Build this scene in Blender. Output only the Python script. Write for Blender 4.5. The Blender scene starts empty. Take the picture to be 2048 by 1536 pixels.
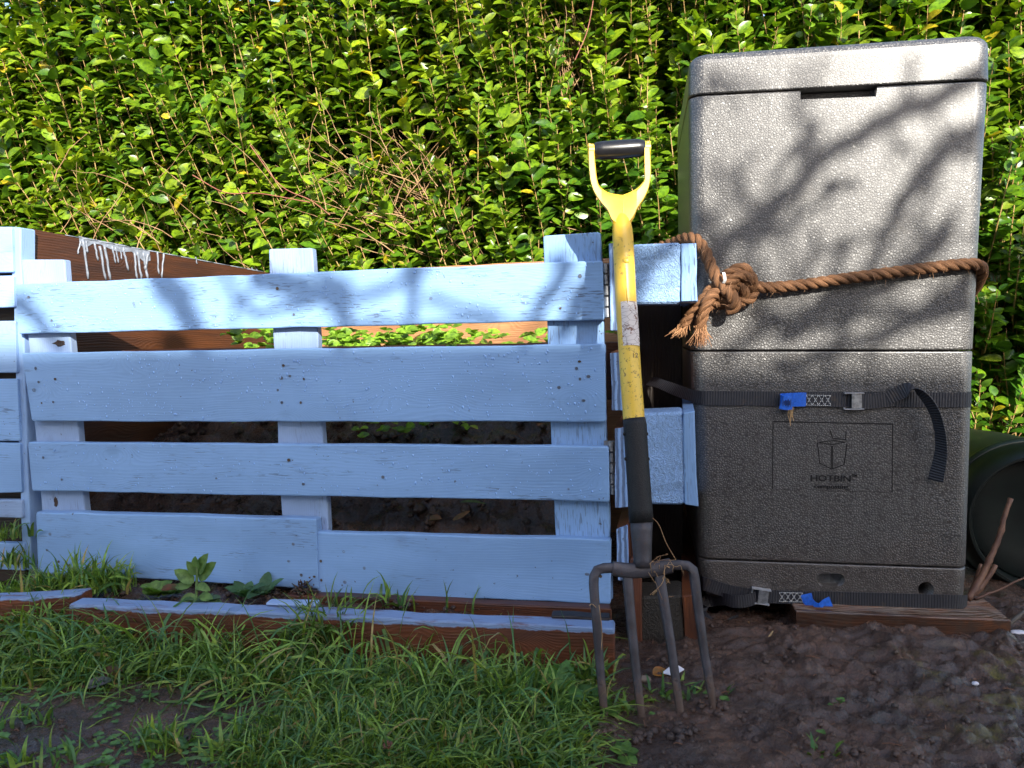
import bpy, bmesh, math, random
import numpy as np
from mathutils import Vector, Matrix, noise as mnoise

random.seed(7)
RNG = np.random.default_rng(11)
SC = bpy.context.scene
COL = SC.collection
R = math.radians

# ------------------------------------------------------------------ camera
CAM_H, FPX = 0.64, 1537.0
PITCH, ROLL = 0.070, 0.016
_r, _u, _f = Vector((1, 0, 0)), Vector((0, math.sin(PITCH), math.cos(PITCH))), Vector((0, math.cos(PITCH), -math.sin(PITCH)))
CR = _r * math.cos(ROLL) - _u * math.sin(ROLL)
CU = _u * math.cos(ROLL) + _r * math.sin(ROLL)
CF = _f
CO = Vector((0, 0, CAM_H))
cam_d = bpy.data.cameras.new("camera")
cam_d.sensor_width = 36.0
cam_d.lens = 36.0 * FPX / 2048.0
cam_d.clip_start, cam_d.clip_end = 0.02, 2000.0
cam = bpy.data.objects.new("camera", cam_d)
COL.objects.link(cam)
cam.matrix_world = Matrix(((CR.x, CU.x, -CF.x, CO.x), (CR.y, CU.y, -CF.y, CO.y), (CR.z, CU.z, -CF.z, CO.z), (0, 0, 0, 1)))
SC.camera = cam

# ------------------------------------------------------------------ light
SUN_AZ, SUN_EL = R(18), R(25)          # to the right of and behind the viewer, low
SUN = Vector((math.sin(SUN_AZ) * math.cos(SUN_EL), -math.cos(SUN_AZ) * math.cos(SUN_EL), math.sin(SUN_EL)))
w = bpy.data.worlds.new("World")
SC.world = w
w.use_nodes = True
wn = w.node_tree
sky = wn.nodes.new("ShaderNodeTexSky")
sky.sky_type = 'NISHITA'
sky.sun_disc = False
sky.sun_elevation = SUN_EL
sky.sun_rotation = math.pi - SUN_AZ
sky.air_density, sky.dust_density, sky.ozone_density = 0.9, 1.6, 0.7
bg = wn.nodes["Background"]
bg.inputs["Strength"].default_value = 0.15
wn.links.new(sky.outputs[0], bg.inputs["Color"])
sun_d = bpy.data.lights.new("sun", 'SUN')
sun_d.energy = 3.8
sun_d.angle = R(0.5)
sun_d.color = (1.0, 0.945, 0.84)
sun = bpy.data.objects.new("sun", sun_d)
COL.objects.link(sun)
sun.rotation_euler = SUN.to_track_quat('Z', 'Y').to_euler()
sun.location = SUN * 20
SC.view_settings.view_transform = 'Standard'
SC.view_settings.look = 'None'
SC.view_settings.exposure = 1.55
SC.view_settings.gamma = 1.0

# ------------------------------------------------------------------ picture <-> place
def ray(x, y):
    return CF + CR * ((x - 1024.0) / FPX) + CU * ((768.0 - y) / FPX)

def at_depth(x, y, d):                   # d = distance along +Y
    r = ray(x, y)
    return CO + r * (d / r.y)

def on_plane(x, y, pl):
    p, n = pl
    r = ray(x, y)
    return CO + r * ((p - CO).dot(n) / r.dot(n))

def on_z(x, y, z):
    r = ray(x, y)
    return CO + r * ((z - CAM_H) / r.z)

def plane(x, y, d, yaw):                 # vertical plane through a point; right side comes nearer by yaw
    return (at_depth(x, y, d), Vector((-math.sin(yaw), -math.cos(yaw), 0)))

def back(pl, dist):                      # the parallel plane further from the viewer
    return (pl[0] - pl[1] * dist, pl[1])

# ------------------------------------------------------------------ mesh helpers
def link(name, me, mat=None, parent=None, world=None):
    o = bpy.data.objects.new(name, me)
    COL.objects.link(o)
    if mat is not None and me is not None:
        for m in (mat if isinstance(mat, (list, tuple)) else [mat]):
            me.materials.append(m)
    if parent is not None:
        o.parent = parent
        pm = parent.get('_m')
        pmx = PM.get(parent.name, Matrix.Identity(4))
    else:
        pmx = Matrix.Identity(4)
    wm = world if world is not None else pmx.copy()
    o.matrix_local = pmx.inverted() @ wm
    PM[o.name] = wm.copy()
    return o

PM = {}

def tag(o, label=None, cat=None, group=None, kind=None):
    if label: o['label'] = label
    if cat: o['category'] = cat
    if group: o['group'] = group
    if kind: o['kind'] = kind
    return o

def thing(name, loc, label, cat, group=None):
    return tag(link(name, None, None, None, Matrix.Translation(Vector(loc))), label, cat, group)

def obj(name, verts, faces, mat, parent=None, smooth=False, world=None, angle=None):
    """verts are world coordinates; the object's frame is `world` (default: its parent's frame)"""
    if world is None:
        world = PM.get(parent.name, Matrix.Identity(4)) if parent is not None else Matrix.Identity(4)
    inv = world.inverted()
    me = bpy.data.meshes.new(name)
    me.from_pydata([inv @ Vector(v) for v in verts], [], faces)
    bm = bmesh.new(); bm.from_mesh(me)
    bmesh.ops.recalc_face_normals(bm, faces=bm.faces)
    bm.to_mesh(me); bm.free()
    if smooth:
        me.polygons.foreach_set('use_smooth', [True] * len(me.polygons))
        if angle is not None:
            me.set_sharp_from_angle(angle=angle)
    me.update()
    return link(name, me, mat, parent, world)

class MB:
    def __init__(s): s.v, s.f = [], []
    def add(s, v, f):
        b = len(s.v); s.v += [Vector(p) for p in v]; s.f += [[i + b for i in q] for q in f]
    def box(s, c, ax, ay, az):
        c, ax, ay, az = map(Vector, (c, ax, ay, az))
        v = [c + ax * i + ay * j + az * k for k in (-1, 1) for j in (-1, 1) for i in (-1, 1)]
        s.add(v, [(0, 1, 3, 2), (4, 6, 7, 5), (0, 4, 5, 1), (2, 3, 7, 6), (0, 2, 6, 4), (1, 5, 7, 3)])
    def tube(s, pts, rad, n=6, cap=True):
        pts = [Vector(p) for p in pts]
        if not hasattr(rad, '__len__'): rad = [rad] * len(pts)
        t0 = (pts[1] - pts[0]).normalized()
        a = t0.orthogonal().normalized()
        rings = []
        for i, p in enumerate(pts):
            t = (pts[min(i + 1, len(pts) - 1)] - pts[max(i - 1, 0)]).normalized()
            a = (a - t * a.dot(t)).normalized()
            b = t.cross(a)
            rings.append([p + (a * math.cos(2 * math.pi * k / n) + b * math.sin(2 * math.pi * k / n)) * rad[i] for k in range(n)])
        s.loft(rings, cap)
    def loft(s, rings, cap=True, closed=True):
        n = len(rings[0]); b = len(s.v); m = len(rings)
        for r in rings: s.v += [Vector(p) for p in r]
        for i in range(m - 1):
            for k in range(n if closed else n - 1):
                k2 = (k + 1) % n
                s.f.append([b + i * n + k, b + i * n + k2, b + (i + 1) * n + k2, b + (i + 1) * n + k])
        if cap:
            s.f.append([b + k for k in range(n)][::-1]); s.f.append([b + (m - 1) * n + k for k in range(n)])
    def build(s, name, mat, parent=None, smooth=False, world=None, angle=None):
        return obj(name, s.v, s.f, mat, parent, smooth, world, angle)

def np_mesh(name, V, loops, starts, mat, parent=None, smooth=True, tint=None, mat_idx=None):
    me = bpy.data.meshes.new(name)
    me.vertices.add(len(V)); me.vertices.foreach_set('co', np.ascontiguousarray(V, dtype=np.float32).ravel())
    me.loops.add(len(loops)); me.loops.foreach_set('vertex_index', np.ascontiguousarray(loops, dtype=np.int32))
    me.polygons.add(len(starts)); me.polygons.foreach_set('loop_start', np.ascontiguousarray(starts, dtype=np.int32))
    me.update(calc_edges=True)
    me.polygons.foreach_set('use_smooth', np.full(len(starts), smooth))
    if tint is not None:
        at = me.attributes.new('tint', 'FLOAT_COLOR', 'POINT')
        c = np.ones((len(V), 4), dtype=np.float32); c[:, :3] = tint
        at.data.foreach_set('color', c.ravel())
    me.validate()
    o = link(name, me, mat, parent, Matrix.Identity(4))
    return o

def catmull(pts, n=8):
    pts = [Vector(p) for p in pts]
    P = [pts[0] * 2 - pts[1]] + pts + [pts[-1] * 2 - pts[-2]]
    out = []
    for i in range(1, len(P) - 2):
        for k in range(n):
            t = k / n
            p0, p1, p2, p3 = P[i - 1], P[i], P[i + 1], P[i + 2]
            out.append(0.5 * ((2 * p1) + (p2 - p0) * t + (2 * p0 - 5 * p1 + 4 * p2 - p3) * t * t + (3 * p1 - p0 - 3 * p2 + p3) * t ** 3))
    out.append(pts[-1])
    return out

def resample(pts, step):
    L = [0.0]
    for a, b in zip(pts, pts[1:]): L.append(L[-1] + (b - a).length)
    n = max(2, int(L[-1] / step)); out = []; j = 0
    for i in range(n + 1):
        s = L[-1] * i / n
        while j < len(L) - 2 and L[j + 1] < s: j += 1
        t = (s - L[j]) / max(1e-9, L[j + 1] - L[j])
        out.append(pts[j].lerp(pts[j + 1], t))
    return out

# ------------------------------------------------------------------ materials
def new_mat(name):
    m = bpy.data.materials.new(name); m.use_nodes = True
    nt = m.node_tree
    return m, nt, nt.nodes["Principled BSDF"]

def nd(nt, typ, props=None, **ins):
    n = nt.nodes.new('ShaderNode' + typ)
    for k, v in (props or {}).items(): setattr(n, k, v)
    for k, v in ins.items():
        key = int(k[1:]) if k[0] == 'i' and k[1:].isdigit() else k.replace('_', ' ')
        s = n.inputs[key]
        if isinstance(v, bpy.types.NodeSocket): nt.links.new(v, s)
        else: s.default_value = v
    return n

def math_n(nt, op, a, b=0.0, c=0.0, clamp=False):
    return nd(nt, 'Math', {'operation': op, 'use_clamp': clamp}, i0=a, i1=b, i2=c).outputs[0]

def mix_c(nt, f, a, b, blend='MIX'):
    n = nt.nodes.new('ShaderNodeMix'); n.data_type = 'RGBA'; n.blend_type = blend
    for s, v in ((n.inputs[0], f), (n.inputs[6], a), (n.inputs[7], b)):
        if isinstance(v, bpy.types.NodeSocket): nt.links.new(v, s)
        elif isinstance(v, (int, float)): s.default_value = v
        else: s.default_value = (*v[:3], 1)
    return n.outputs[2]

def ramp(nt, f, lo, hi, smooth=True):
    n = nd(nt, 'MapRange', {'interpolation_type': 'SMOOTHSTEP' if smooth else 'LINEAR', 'clamp': True} if smooth else {'clamp': True}, Value=f)
    n.inputs['From Min'].default_value = lo; n.inputs['From Max'].default_value = hi
    return n.outputs[0]

def coords(nt, scale=(1, 1, 1), rnd=True):
    tc = nd(nt, 'TexCoord').outputs['Object']
    if rnd:
        oi = nd(nt, 'ObjectInfo').outputs['Random']
        off = math_n(nt, 'MULTIPLY', oi, 23.7)
        cb = nd(nt, 'CombineXYZ', X=off, Y=off, Z=off).outputs[0]
        tc = nd(nt, 'VectorMath', {'operation': 'ADD'}, i0=tc, i1=cb).outputs[0]
    return tc

def scaled(nt, v, s):
    return nd(nt, 'VectorMath', {'operation': 'MULTIPLY'}, i0=v, i1=s).outputs[0]

def noise(nt, v, scale, detail=4, rough=0.55, dist=0.0):
    return nd(nt, 'TexNoise', None, Vector=v, Scale=scale, Detail=detail, Roughness=rough, Distortion=dist).outputs[0]

def bump(nt, b, h, strength, dist, prev=None):
    n = nd(nt, 'Bump', None, Height=h, Strength=strength, Distance=dist)
    if prev is not None: nt.links.new(prev, n.inputs['Normal'])
    if b is not None: nt.links.new(n.outputs[0], b.inputs['Normal'])
    return n.outputs[0]

def setin(nt, b, **kw):
    for k, v in kw.items():
        s = b.inputs[k.replace('_', ' ')]
        if isinstance(v, bpy.types.NodeSocket): nt.links.new(v, s)
        elif hasattr(v, '__len__') and len(v) == 3: s.default_value = (*v, 1)
        else: s.default_value = v

def plain(name, col, rough=0.5, metal=0.0, var=0.25, vscale=60, bmp=0.2, spec=0.5):
    m, nt, b = new_mat(name)
    v = coords(nt)
    n = noise(nt, v, vscale, 5, 0.6)
    n2 = noise(nt, v, vscale * 0.15, 3)
    c = mix_c(nt, ramp(nt, n, 0.3, 0.7), [x * (1 - var) for x in col], [min(1, x * (1 + var)) for x in col])
    c = mix_c(nt, math_n(nt, 'MULTIPLY', ramp(nt, n2, 0.45, 0.7), 0.4), c, [x * 0.7 for x in col])
    setin(nt, b, Base_Color=c, Roughness=rough, Metallic=metal)
    b.inputs['Specular IOR Level'].default_value = spec
    bump(nt, b, n, bmp, 0.002)
    return m

def grain_nodes(nt, v):
    """wood grain that runs along the object's own X: returns (rings, fibre, flecks)"""
    kn = nd(nt, 'TexVoronoi', {'feature': 'SMOOTH_F1'}, Vector=scaled(nt, v, (4.5, 3.0, 9.0)), Scale=1.0, Smoothness=0.6).outputs['Distance']
    kd = math_n(nt, 'MULTIPLY', ramp(nt, kn, 0.05, 0.42), 0.05)
    warp = noise(nt, scaled(nt, v, (1.6, 4, 4)), 1.0, 3)
    sep = nd(nt, 'SeparateXYZ', Vector=v)
    z = math_n(nt, 'ADD', sep.outputs[2], math_n(nt, 'MULTIPLY', sep.outputs[1], 1.3))
    z = math_n(nt, 'ADD', z, kd)
    z = math_n(nt, 'ADD', z, math_n(nt, 'MULTIPLY', warp, 0.09))
    rings = math_n(nt, 'ADD', math_n(nt, 'MULTIPLY', math_n(nt, 'SINE', math_n(nt, 'MULTIPLY', z, 980.0)), 0.5), 0.5)
    fibre = noise(nt, scaled(nt, v, (9, 260, 260)), 1.0, 5, 0.65)
    fl = noise(nt, scaled(nt, v, (34, 330, 330)), 1.0, 2, 0.5)
    return rings, fibre, fl, kn

def painted_wood(name, paint=(0.222, 0.375, 0.635), wood=(0.045, 0.042, 0.05), wear=0.5, rough=0.42):
    m, nt, b = new_mat(name)
    v = coords(nt)
    rings, fibre, fl, kn = grain_nodes(nt, v)
    big = noise(nt, scaled(nt, v, (3.0, 7, 9)), 1.0, 4, 0.6)
    c = mix_c(nt, ramp(nt, big, 0.3, 0.7), [p * 0.90 for p in paint], [min(1, p * 1.10) for p in paint])
    c = mix_c(nt, math_n(nt, 'MULTIPLY', ramp(nt, rings, 0.55, 1.0), 0.13), c, [p * 0.62 for p in paint])
    patch = noise(nt, scaled(nt, v, (4.0, 11, 17)), 1.0, 5, 0.7)
    patch = math_n(nt, 'ADD', patch, math_n(nt, 'MULTIPLY', math_n(nt, 'SUBTRACT', nd(nt, 'ObjectInfo').outputs['Random'], 0.5), 0.14))
    pm = ramp(nt, patch, 0.62 - 0.22 * wear, 0.80 - 0.16 * wear)
    fm = ramp(nt, fl, 0.545, 0.62)
    dark = math_n(nt, 'MULTIPLY', math_n(nt, 'MULTIPLY', pm, fm), 0.62)
    fb = math_n(nt, 'MULTIPLY', math_n(nt, 'MULTIPLY', ramp(nt, fibre, 0.58, 0.75), pm), 0.45)
    c = mix_c(nt, fb, c, [p * 0.45 for p in paint])
    c = mix_c(nt, dark, c, wood)
    knot = math_n(nt, 'MULTIPLY', ramp(nt, kn, 0.13, 0.05), 0.30)
    c = mix_c(nt, knot, c, [p * 0.55 for p in paint])
    sp = noise(nt, v, 95.0, 2)
    c = mix_c(nt, math_n(nt, 'MULTIPLY', ramp(nt, sp, 0.735, 0.76), 0.8), c, (0.05, 0.04, 0.035))
    mud = noise(nt, v, 6.5, 5, 0.7)
    c = mix_c(nt, math_n(nt, 'MULTIPLY', ramp(nt, mud, 0.60, 0.80), 0.35), c, (0.16, 0.16, 0.21))
    setin(nt, b, Base_Color=c, Roughness=math_n(nt, 'ADD', math_n(nt, 'MULTIPLY', big, 0.25), rough - 0.12))
    h = math_n(nt, 'ADD', math_n(nt, 'MULTIPLY', rings, 0.35), fibre)
    p = bump(nt, None, h, 0.26, 0.0012)
    bump(nt, b, math_n(nt, 'MULTIPLY', dark, -1.0), 0.6, 0.0012, p)
    return m

def stained_wood(name, col=(0.155, 0.046, 0.016), dark=(0.030, 0.012, 0.008), rough=0.45, bluetop=0.0, muddy=False):
    m, nt, b = new_mat(name)
    v = coords(nt)
    rings, fibre, fl, kn = grain_nodes(nt, v)
    big = noise(nt, scaled(nt, v, (2.0, 8, 11)), 1.0, 5, 0.65)
    c = mix_c(nt, ramp(nt, big, 0.32, 0.68), dark, col)
    c = mix_c(nt, math_n(nt, 'MULTIPLY', ramp(nt, rings, 0.5, 1.0), 0.35), c, [p * 0.45 for p in col])
    c = mix_c(nt, math_n(nt, 'MULTIPLY', ramp(nt, fibre, 0.5, 0.75), 0.5), c, [min(1, p * 1.5) for p in col])
    if muddy:
        mk = noise(nt, v, 16.0, 6, 0.7)
        c = mix_c(nt, math_n(nt, 'MULTIPLY', ramp(nt, mk, 0.46, 0.58), 0.9), c, mix_c(nt, mk, (0.030, 0.018, 0.012), (0.085, 0.050, 0.035)))
    if bluetop:                                   # smears of the blue paint that ran over the top edge
        sep = nd(nt, 'SeparateXYZ', Vector=nd(nt, 'TexCoord').outputs['Object'])
        zz = math_n(nt, 'SUBTRACT', sep.outputs[2], bluetop)
        zz = math_n(nt, 'ADD', zz, math_n(nt, 'MULTIPLY', math_n(nt, 'SUBTRACT', noise(nt, scaled(nt, v, (14, 10, 4)), 1.0, 5, 0.6), 0.5), 0.030))
        k = ramp(nt, zz, -0.0015, 0.0015)
        scr = ramp(nt, noise(nt, scaled(nt, v, (12, 60, 60)), 1.0, 5, 0.7), 0.72, 0.50)
        c = mix_c(nt, math_n(nt, 'MULTIPLY', k, scr), c, (0.19, 0.27, 0.44))
    setin(nt, b, Base_Color=c, Roughness=rough)
    bump(nt, b, math_n(nt, 'ADD', math_n(nt, 'MULTIPLY', rings, 0.4), fibre), 0.45, 0.002)
    return m

def end_grain(name):
    m, nt, b = new_mat(name)
    v = coords(nt)
    wv = nd(nt, 'TexWave', {'wave_type': 'RINGS', 'rings_direction': 'X'}, Vector=scaled(nt, v, (1, 1, 1)), Scale=38.0, Distortion=2.0, Detail=3.0, Detail_Scale=6.0).outputs[0] if False else \
        nd(nt, 'TexWave', {'wave_type': 'RINGS'}, Vector=v, Scale=38.0, Distortion=2.0, Detail=3.0).outputs[0]
    n = noise(nt, v, 130, 4)
    c = mix_c(nt, ramp(nt, wv, 0.25, 0.8), (0.10, 0.15, 0.26), (0.24, 0.38, 0.66))
    c = mix_c(nt, ramp(nt, n, 0.6, 0.75), c, (0.06, 0.07, 0.10))
    setin(nt, b, Base_Color=c, Roughness=0.6)
    bump(nt, b, wv, 0.6, 0.003)
    return m

def chip_block(name, paint=(0.25, 0.40, 0.66), base=(0.10, 0.09, 0.09), cover=0.5):
    m, nt, b = new_mat(name)
    v = coords(nt)
    vo = nd(nt, 'TexVoronoi', None, Vector=scaled(nt, nd(nt, 'VectorMath', {'operation': 'ADD'}, i0=v, i1=scaled(nt, nd(nt, 'TexNoise', None, Vector=v, Scale=60.0).outputs[1], (0.03, 0.03, 0.03))).outputs[0], (1, 1, 2.2)), Scale=150.0)
    n = noise(nt, v, 420, 4, 0.7)
    big = noise(nt, v, 22, 3)
    c = mix_c(nt, vo.outputs['Color'], [p * 0.75 for p in paint], [min(1, p * 1.2) for p in paint])
    k = ramp(nt, math_n(nt, 'ADD', n, math_n(nt, 'MULTIPLY', big, 0.4)), 0.70 + cover * 0.2, 0.84 + cover * 0.2)
    c = mix_c(nt, k, c, base)
    setin(nt, b, Base_Color=c, Roughness=0.65)
    bump(nt, b, math_n(nt, 'ADD', n, vo.outputs['Distance']), 0.8, 0.003)
    return m

def bead_foam(name):
    m, nt, b = new_mat(name)
    v = coords(nt, rnd=False)
    ve = nd(nt, 'TexVoronoi', {'feature': 'DISTANCE_TO_EDGE'}, Vector=v, Scale=190.0, Randomness=0.9).outputs['Distance']
    vf = nd(nt, 'TexVoronoi', None, Vector=v, Scale=190.0, Randomness=0.9)
    bead = math_n(nt, 'ADD', 0.0, nd(nt, 'SeparateColor', Color=vf.outputs['Color']).outputs[0])
    c = mix_c(nt, bead, (0.050, 0.046, 0.044), (0.100, 0.094, 0.090))
    gap = ramp(nt, ve, 0.14, 0.03)
    c = mix_c(nt, math_n(nt, 'MULTIPLY', gap, 0.9), c, (0.012, 0.011, 0.011))
    dirt = noise(nt, v, 9.0, 5, 0.7)
    c = mix_c(nt, math_n(nt, 'MULTIPLY', ramp(nt, dirt, 0.58, 0.75), 0.35), c, (0.040, 0.028, 0.020))
    zw = nd(nt, 'SeparateXYZ', Vector=v).outputs[2]
    soil = math_n(nt, 'MULTIPLY', ramp(nt, math_n(nt, 'ADD', zw, math_n(nt, 'MULTIPLY', noise(nt, v, 13.0, 5, 0.7), -0.30)), 0.10, -0.06), 0.35)
    c = mix_c(nt, soil, c, (0.060, 0.036, 0.024))
    stk = noise(nt, scaled(nt, v, (26, 26, 2.2)), 1.0, 4, 0.6)
    c = mix_c(nt, math_n(nt, 'MULTIPLY', ramp(nt, stk, 0.56, 0.72), 0.30), c, (0.028, 0.026, 0.026))
    spk = noise(nt, v, 75.0, 1)
    c = mix_c(nt, ramp(nt, spk, 0.755, 0.77), c, (0.02, 0.012, 0.008))
    setin(nt, b, Base_Color=c, Roughness=math_n(nt, 'ADD', 0.40, math_n(nt, 'MULTIPLY', bead, 0.12)))
    b.inputs['Coat Weight'].default_value = 1.0; b.inputs['Coat Roughness'].default_value = 0.36
    b.inputs['Specular IOR Level'].default_value = 0.75
    p = bump(nt, None, ramp(nt, ve, 0.0, 0.34), 0.50, 0.0016)
    bump(nt, b, noise(nt, v, 16, 2), 0.12, 0.01, p)
    return m

def leaf_mat(name, rough=0.32, trans=0.25, spec=0.5):
    m, nt, b = new_mat(name)
    at = nd(nt, 'Attribute', {'attribute_name': 'tint'}).outputs['Color']
    v = coords(nt, rnd=False)
    n = noise(nt, v, 70, 3)
    c = mix_c(nt, ramp(nt, n, 0.35, 0.7), at, mix_c(nt, 0.65, at, (0.02, 0.06, 0.01)))
    setin(nt, b, Base_Color=c, Roughness=rough)
    b.inputs['Specular IOR Level'].default_value = spec
    bump(nt, b, n, 0.15, 0.003)
    tr = nd(nt, 'BsdfTranslucent', Color=mix_c(nt, 1.0, c, (1.5, 1.5, 0.5), 'MULTIPLY'))
    mx = nd(nt, 'MixShader', None, i0=trans, i1=b.outputs[0], i2=tr.outputs[0])
    nt.links.new(mx.outputs[0], nt.nodes['Material Output'].inputs[0])
    return m

def bark_mat(name, c1, c2, rough=0.6):
    m, nt, b = new_mat(name)
    v = coords(nt, rnd=False)
    n = noise(nt, v, 25, 4); n2 = noise(nt, v, 260, 3)
    c = mix_c(nt, ramp(nt, n, 0.35, 0.65), c1, c2)
    c = mix_c(nt, ramp(nt, n2, 0.55, 0.75), c, [x * 0.6 for x in c1])
    setin(nt, b, Base_Color=c, Roughness=rough)
    bump(nt, b, n2, 0.4, 0.001)
    return m

def mud_mat(name):
    m, nt, b = new_mat(name)
    v = nd(nt, 'TexCoord').outputs['Object']
    n1 = noise(nt, v, 7, 5, 0.6); n2 = noise(nt, v, 80, 6, 0.72, 0.8); n3 = noise(nt, v, 300, 4, 0.7)
    c = mix_c(nt, ramp(nt, n1, 0.35, 0.68), (0.046, 0.023, 0.014), (0.150, 0.076, 0.046))
    c = mix_c(nt, ramp(nt, n2, 0.40, 0.70), c, (0.066, 0.038, 0.027))
    c = mix_c(nt, math_n(nt, 'MULTIPLY', ramp(nt, n3, 0.60, 0.75), 0.5), c, (0.17, 0.115, 0.09))
    # moss on the right-hand foreground
    sep = nd(nt, 'SeparateXYZ', Vector=v)
    mx = ramp(nt, sep.outputs[0], 0.60, 0.80)
    my = ramp(nt, sep.outputs[1], 1.46, 1.36)
    ms = math_n(nt, 'MULTIPLY', math_n(nt, 'MULTIPLY', mx, my), ramp(nt, noise(nt, v, 11, 5, 0.7), 0.50, 0.66))
    c = mix_c(nt, math_n(nt, 'MULTIPLY', ms, 0.9), c, mix_c(nt, n3, (0.06, 0.055, 0.012), (0.26, 0.21, 0.02)))
    rg = math_n(nt, 'ADD', 0.14, math_n(nt, 'MULTIPLY', ramp(nt, n2, 0.38, 0.70), 0.42))
    b.inputs['Coat Weight'].default_value = 0.25; b.inputs['Coat Roughness'].default_value = 0.15
    rg = math_n(nt, 'ADD', rg, math_n(nt, 'MULTIPLY', ms, 0.4))
    setin(nt, b, Base_Color=c, Roughness=rg)
    p = bump(nt, None, n2, 0.9, 0.010)
    bump(nt, b, n3, 0.7, 0.004, p)
    return m

def rope_mat(name):
    m, nt, b = new_mat(name)
    uv = nd(nt, 'UVMap', {'uv_map': 'uv'}).outputs[0]
    sep = nd(nt, 'SeparateXYZ', Vector=uv)
    th = math_n(nt, 'SUBTRACT', sep.outputs[1], math_n(nt, 'MULTIPLY', sep.outputs[0], 9.0))
    v = nd(nt, 'CombineXYZ', X=math_n(nt, 'MULTIPLY', sep.outputs[0], 60.0), Y=math_n(nt, 'MULTIPLY', th, 40.0)).outputs[0]
    n = noise(nt, v, 1.0, 3, 0.6)
    c = mix_c(nt, ramp(nt, n, 0.32, 0.70), (0.062, 0.026, 0.011), (0.32, 0.155, 0.070))
    setin(nt, b, Base_Color=c, Roughness=0.7)
    b.inputs['Specular IOR Level'].default_value = 0.3
    bump(nt, b, n, 0.8, 0.0025)
    return m

def web_mat(name):
    m, nt, b = new_mat(name)
    uv = nd(nt, 'UVMap', {'uv_map': 'uv'}).outputs[0]
    sep = nd(nt, 'SeparateXYZ', Vector=uv)
    s = math_n(nt, 'ADD', math_n(nt, 'MULTIPLY', math_n(nt, 'SINE', math_n(nt, 'MULTIPLY', sep.outputs[0], 1150.0)), 0.5), 0.5)
    t = math_n(nt, 'ADD', math_n(nt, 'MULTIPLY', math_n(nt, 'SINE', math_n(nt, 'MULTIPLY', sep.outputs[1], 2600.0)), 0.5), 0.5)
    n = noise(nt, coords(nt), 60, 4)
    c = mix_c(nt, s, (0.010, 0.010, 0.014), (0.030, 0.030, 0.038))
    c = mix_c(nt, ramp(nt, n, 0.58, 0.75), c, (0.05, 0.035, 0.028))
    setin(nt, b, Base_Color=c, Roughness=0.5)
    bump(nt, b, math_n(nt, 'ADD', s, math_n(nt, 'MULTIPLY', t, 0.4)), 0.6, 0.0012)
    return m

def yellow_plastic(name):
    m, nt, b = new_mat(name)
    v = coords(nt, rnd=False)
    n = noise(nt, v, 130, 5, 0.7); g = noise(nt, v, 9, 4, 0.6); st = noise(nt, scaled(nt, v, (90, 90, 12)), 1.0, 4, 0.6)
    c = mix_c(nt, ramp(nt, g, 0.3, 0.7), (0.68, 0.41, 0.025), (0.76, 0.51, 0.055))
    d = math_n(nt, 'MULTIPLY', ramp(nt, n, 0.56, 0.62), ramp(nt, g, 0.38, 0.58))
    c = mix_c(nt, math_n(nt, 'MULTIPLY', d, 0.85), c, (0.10, 0.055, 0.015))
    c = mix_c(nt, math_n(nt, 'MULTIPLY', ramp(nt, st, 0.60, 0.75), 0.45), c, (0.35, 0.20, 0.03))
    setin(nt, b, Base_Color=c, Roughness=0.38)
    bump(nt, b, n, 0.12, 0.001)
    return m

def steel_mat(name):
    m, nt, b = new_mat(name)
    v = coords(nt, rnd=False)
    n = noise(nt, v, 160, 5, 0.7); g = noise(nt, v, 22, 4)
    c = mix_c(nt, ramp(nt, g, 0.35, 0.65), (0.034, 0.031, 0.036), (0.066, 0.062, 0.073))
    c = mix_c(nt, math_n(nt, 'MULTIPLY', ramp(nt, n, 0.55, 0.70), 0.6), c, (0.09, 0.045, 0.028))
    zw = nd(nt, 'SeparateXYZ', Vector=v).outputs[2]
    k = ramp(nt, math_n(nt, 'ADD', zw, math_n(nt, 'MULTIPLY', noise(nt, v, 40, 5, 0.7), -0.14)), 0.015, -0.02)
    c = mix_c(nt, k, c, (0.075, 0.046, 0.034))
    setin(nt, b, Base_Color=c, Roughness=0.5, Metallic=math_n(nt, 'MULTIPLY', math_n(nt, 'SUBTRACT', 1.0, k), 0.35))
    bump(nt, b, math_n(nt, 'ADD', n, k), 0.6, 0.0015)
    return m

def sticker_mat(name):
    m, nt, b = new_mat(name)
    v = coords(nt, rnd=False)
    n = noise(nt, v, 55, 6, 0.75)
    cr = nd(nt, 'TexVoronoi', {'feature': 'DISTANCE_TO_EDGE'}, Vector=scaled(nt, v, (60, 60, 105)), Scale=1.0).outputs['Distance']
    c = mix_c(nt, ramp(nt, n, 0.54, 0.60), (0.62, 0.56, 0.52), (0.16, 0.055, 0.022))
    c = mix_c(nt, math_n(nt, 'MULTIPLY', ramp(nt, cr, 0.035, 0.01), 0.7), c, (0.12, 0.045, 0.02))
    setin(nt, b, Base_Color=c, Roughness=0.55)
    return m

def water_mat(name):
    m, nt, b = new_mat(name)
    setin(nt, b, Base_Color=(0.25, 0.43, 0.78), Roughness=0.04)
    b.inputs['Specular IOR Level'].default_value = 0.8
    return m

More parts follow.
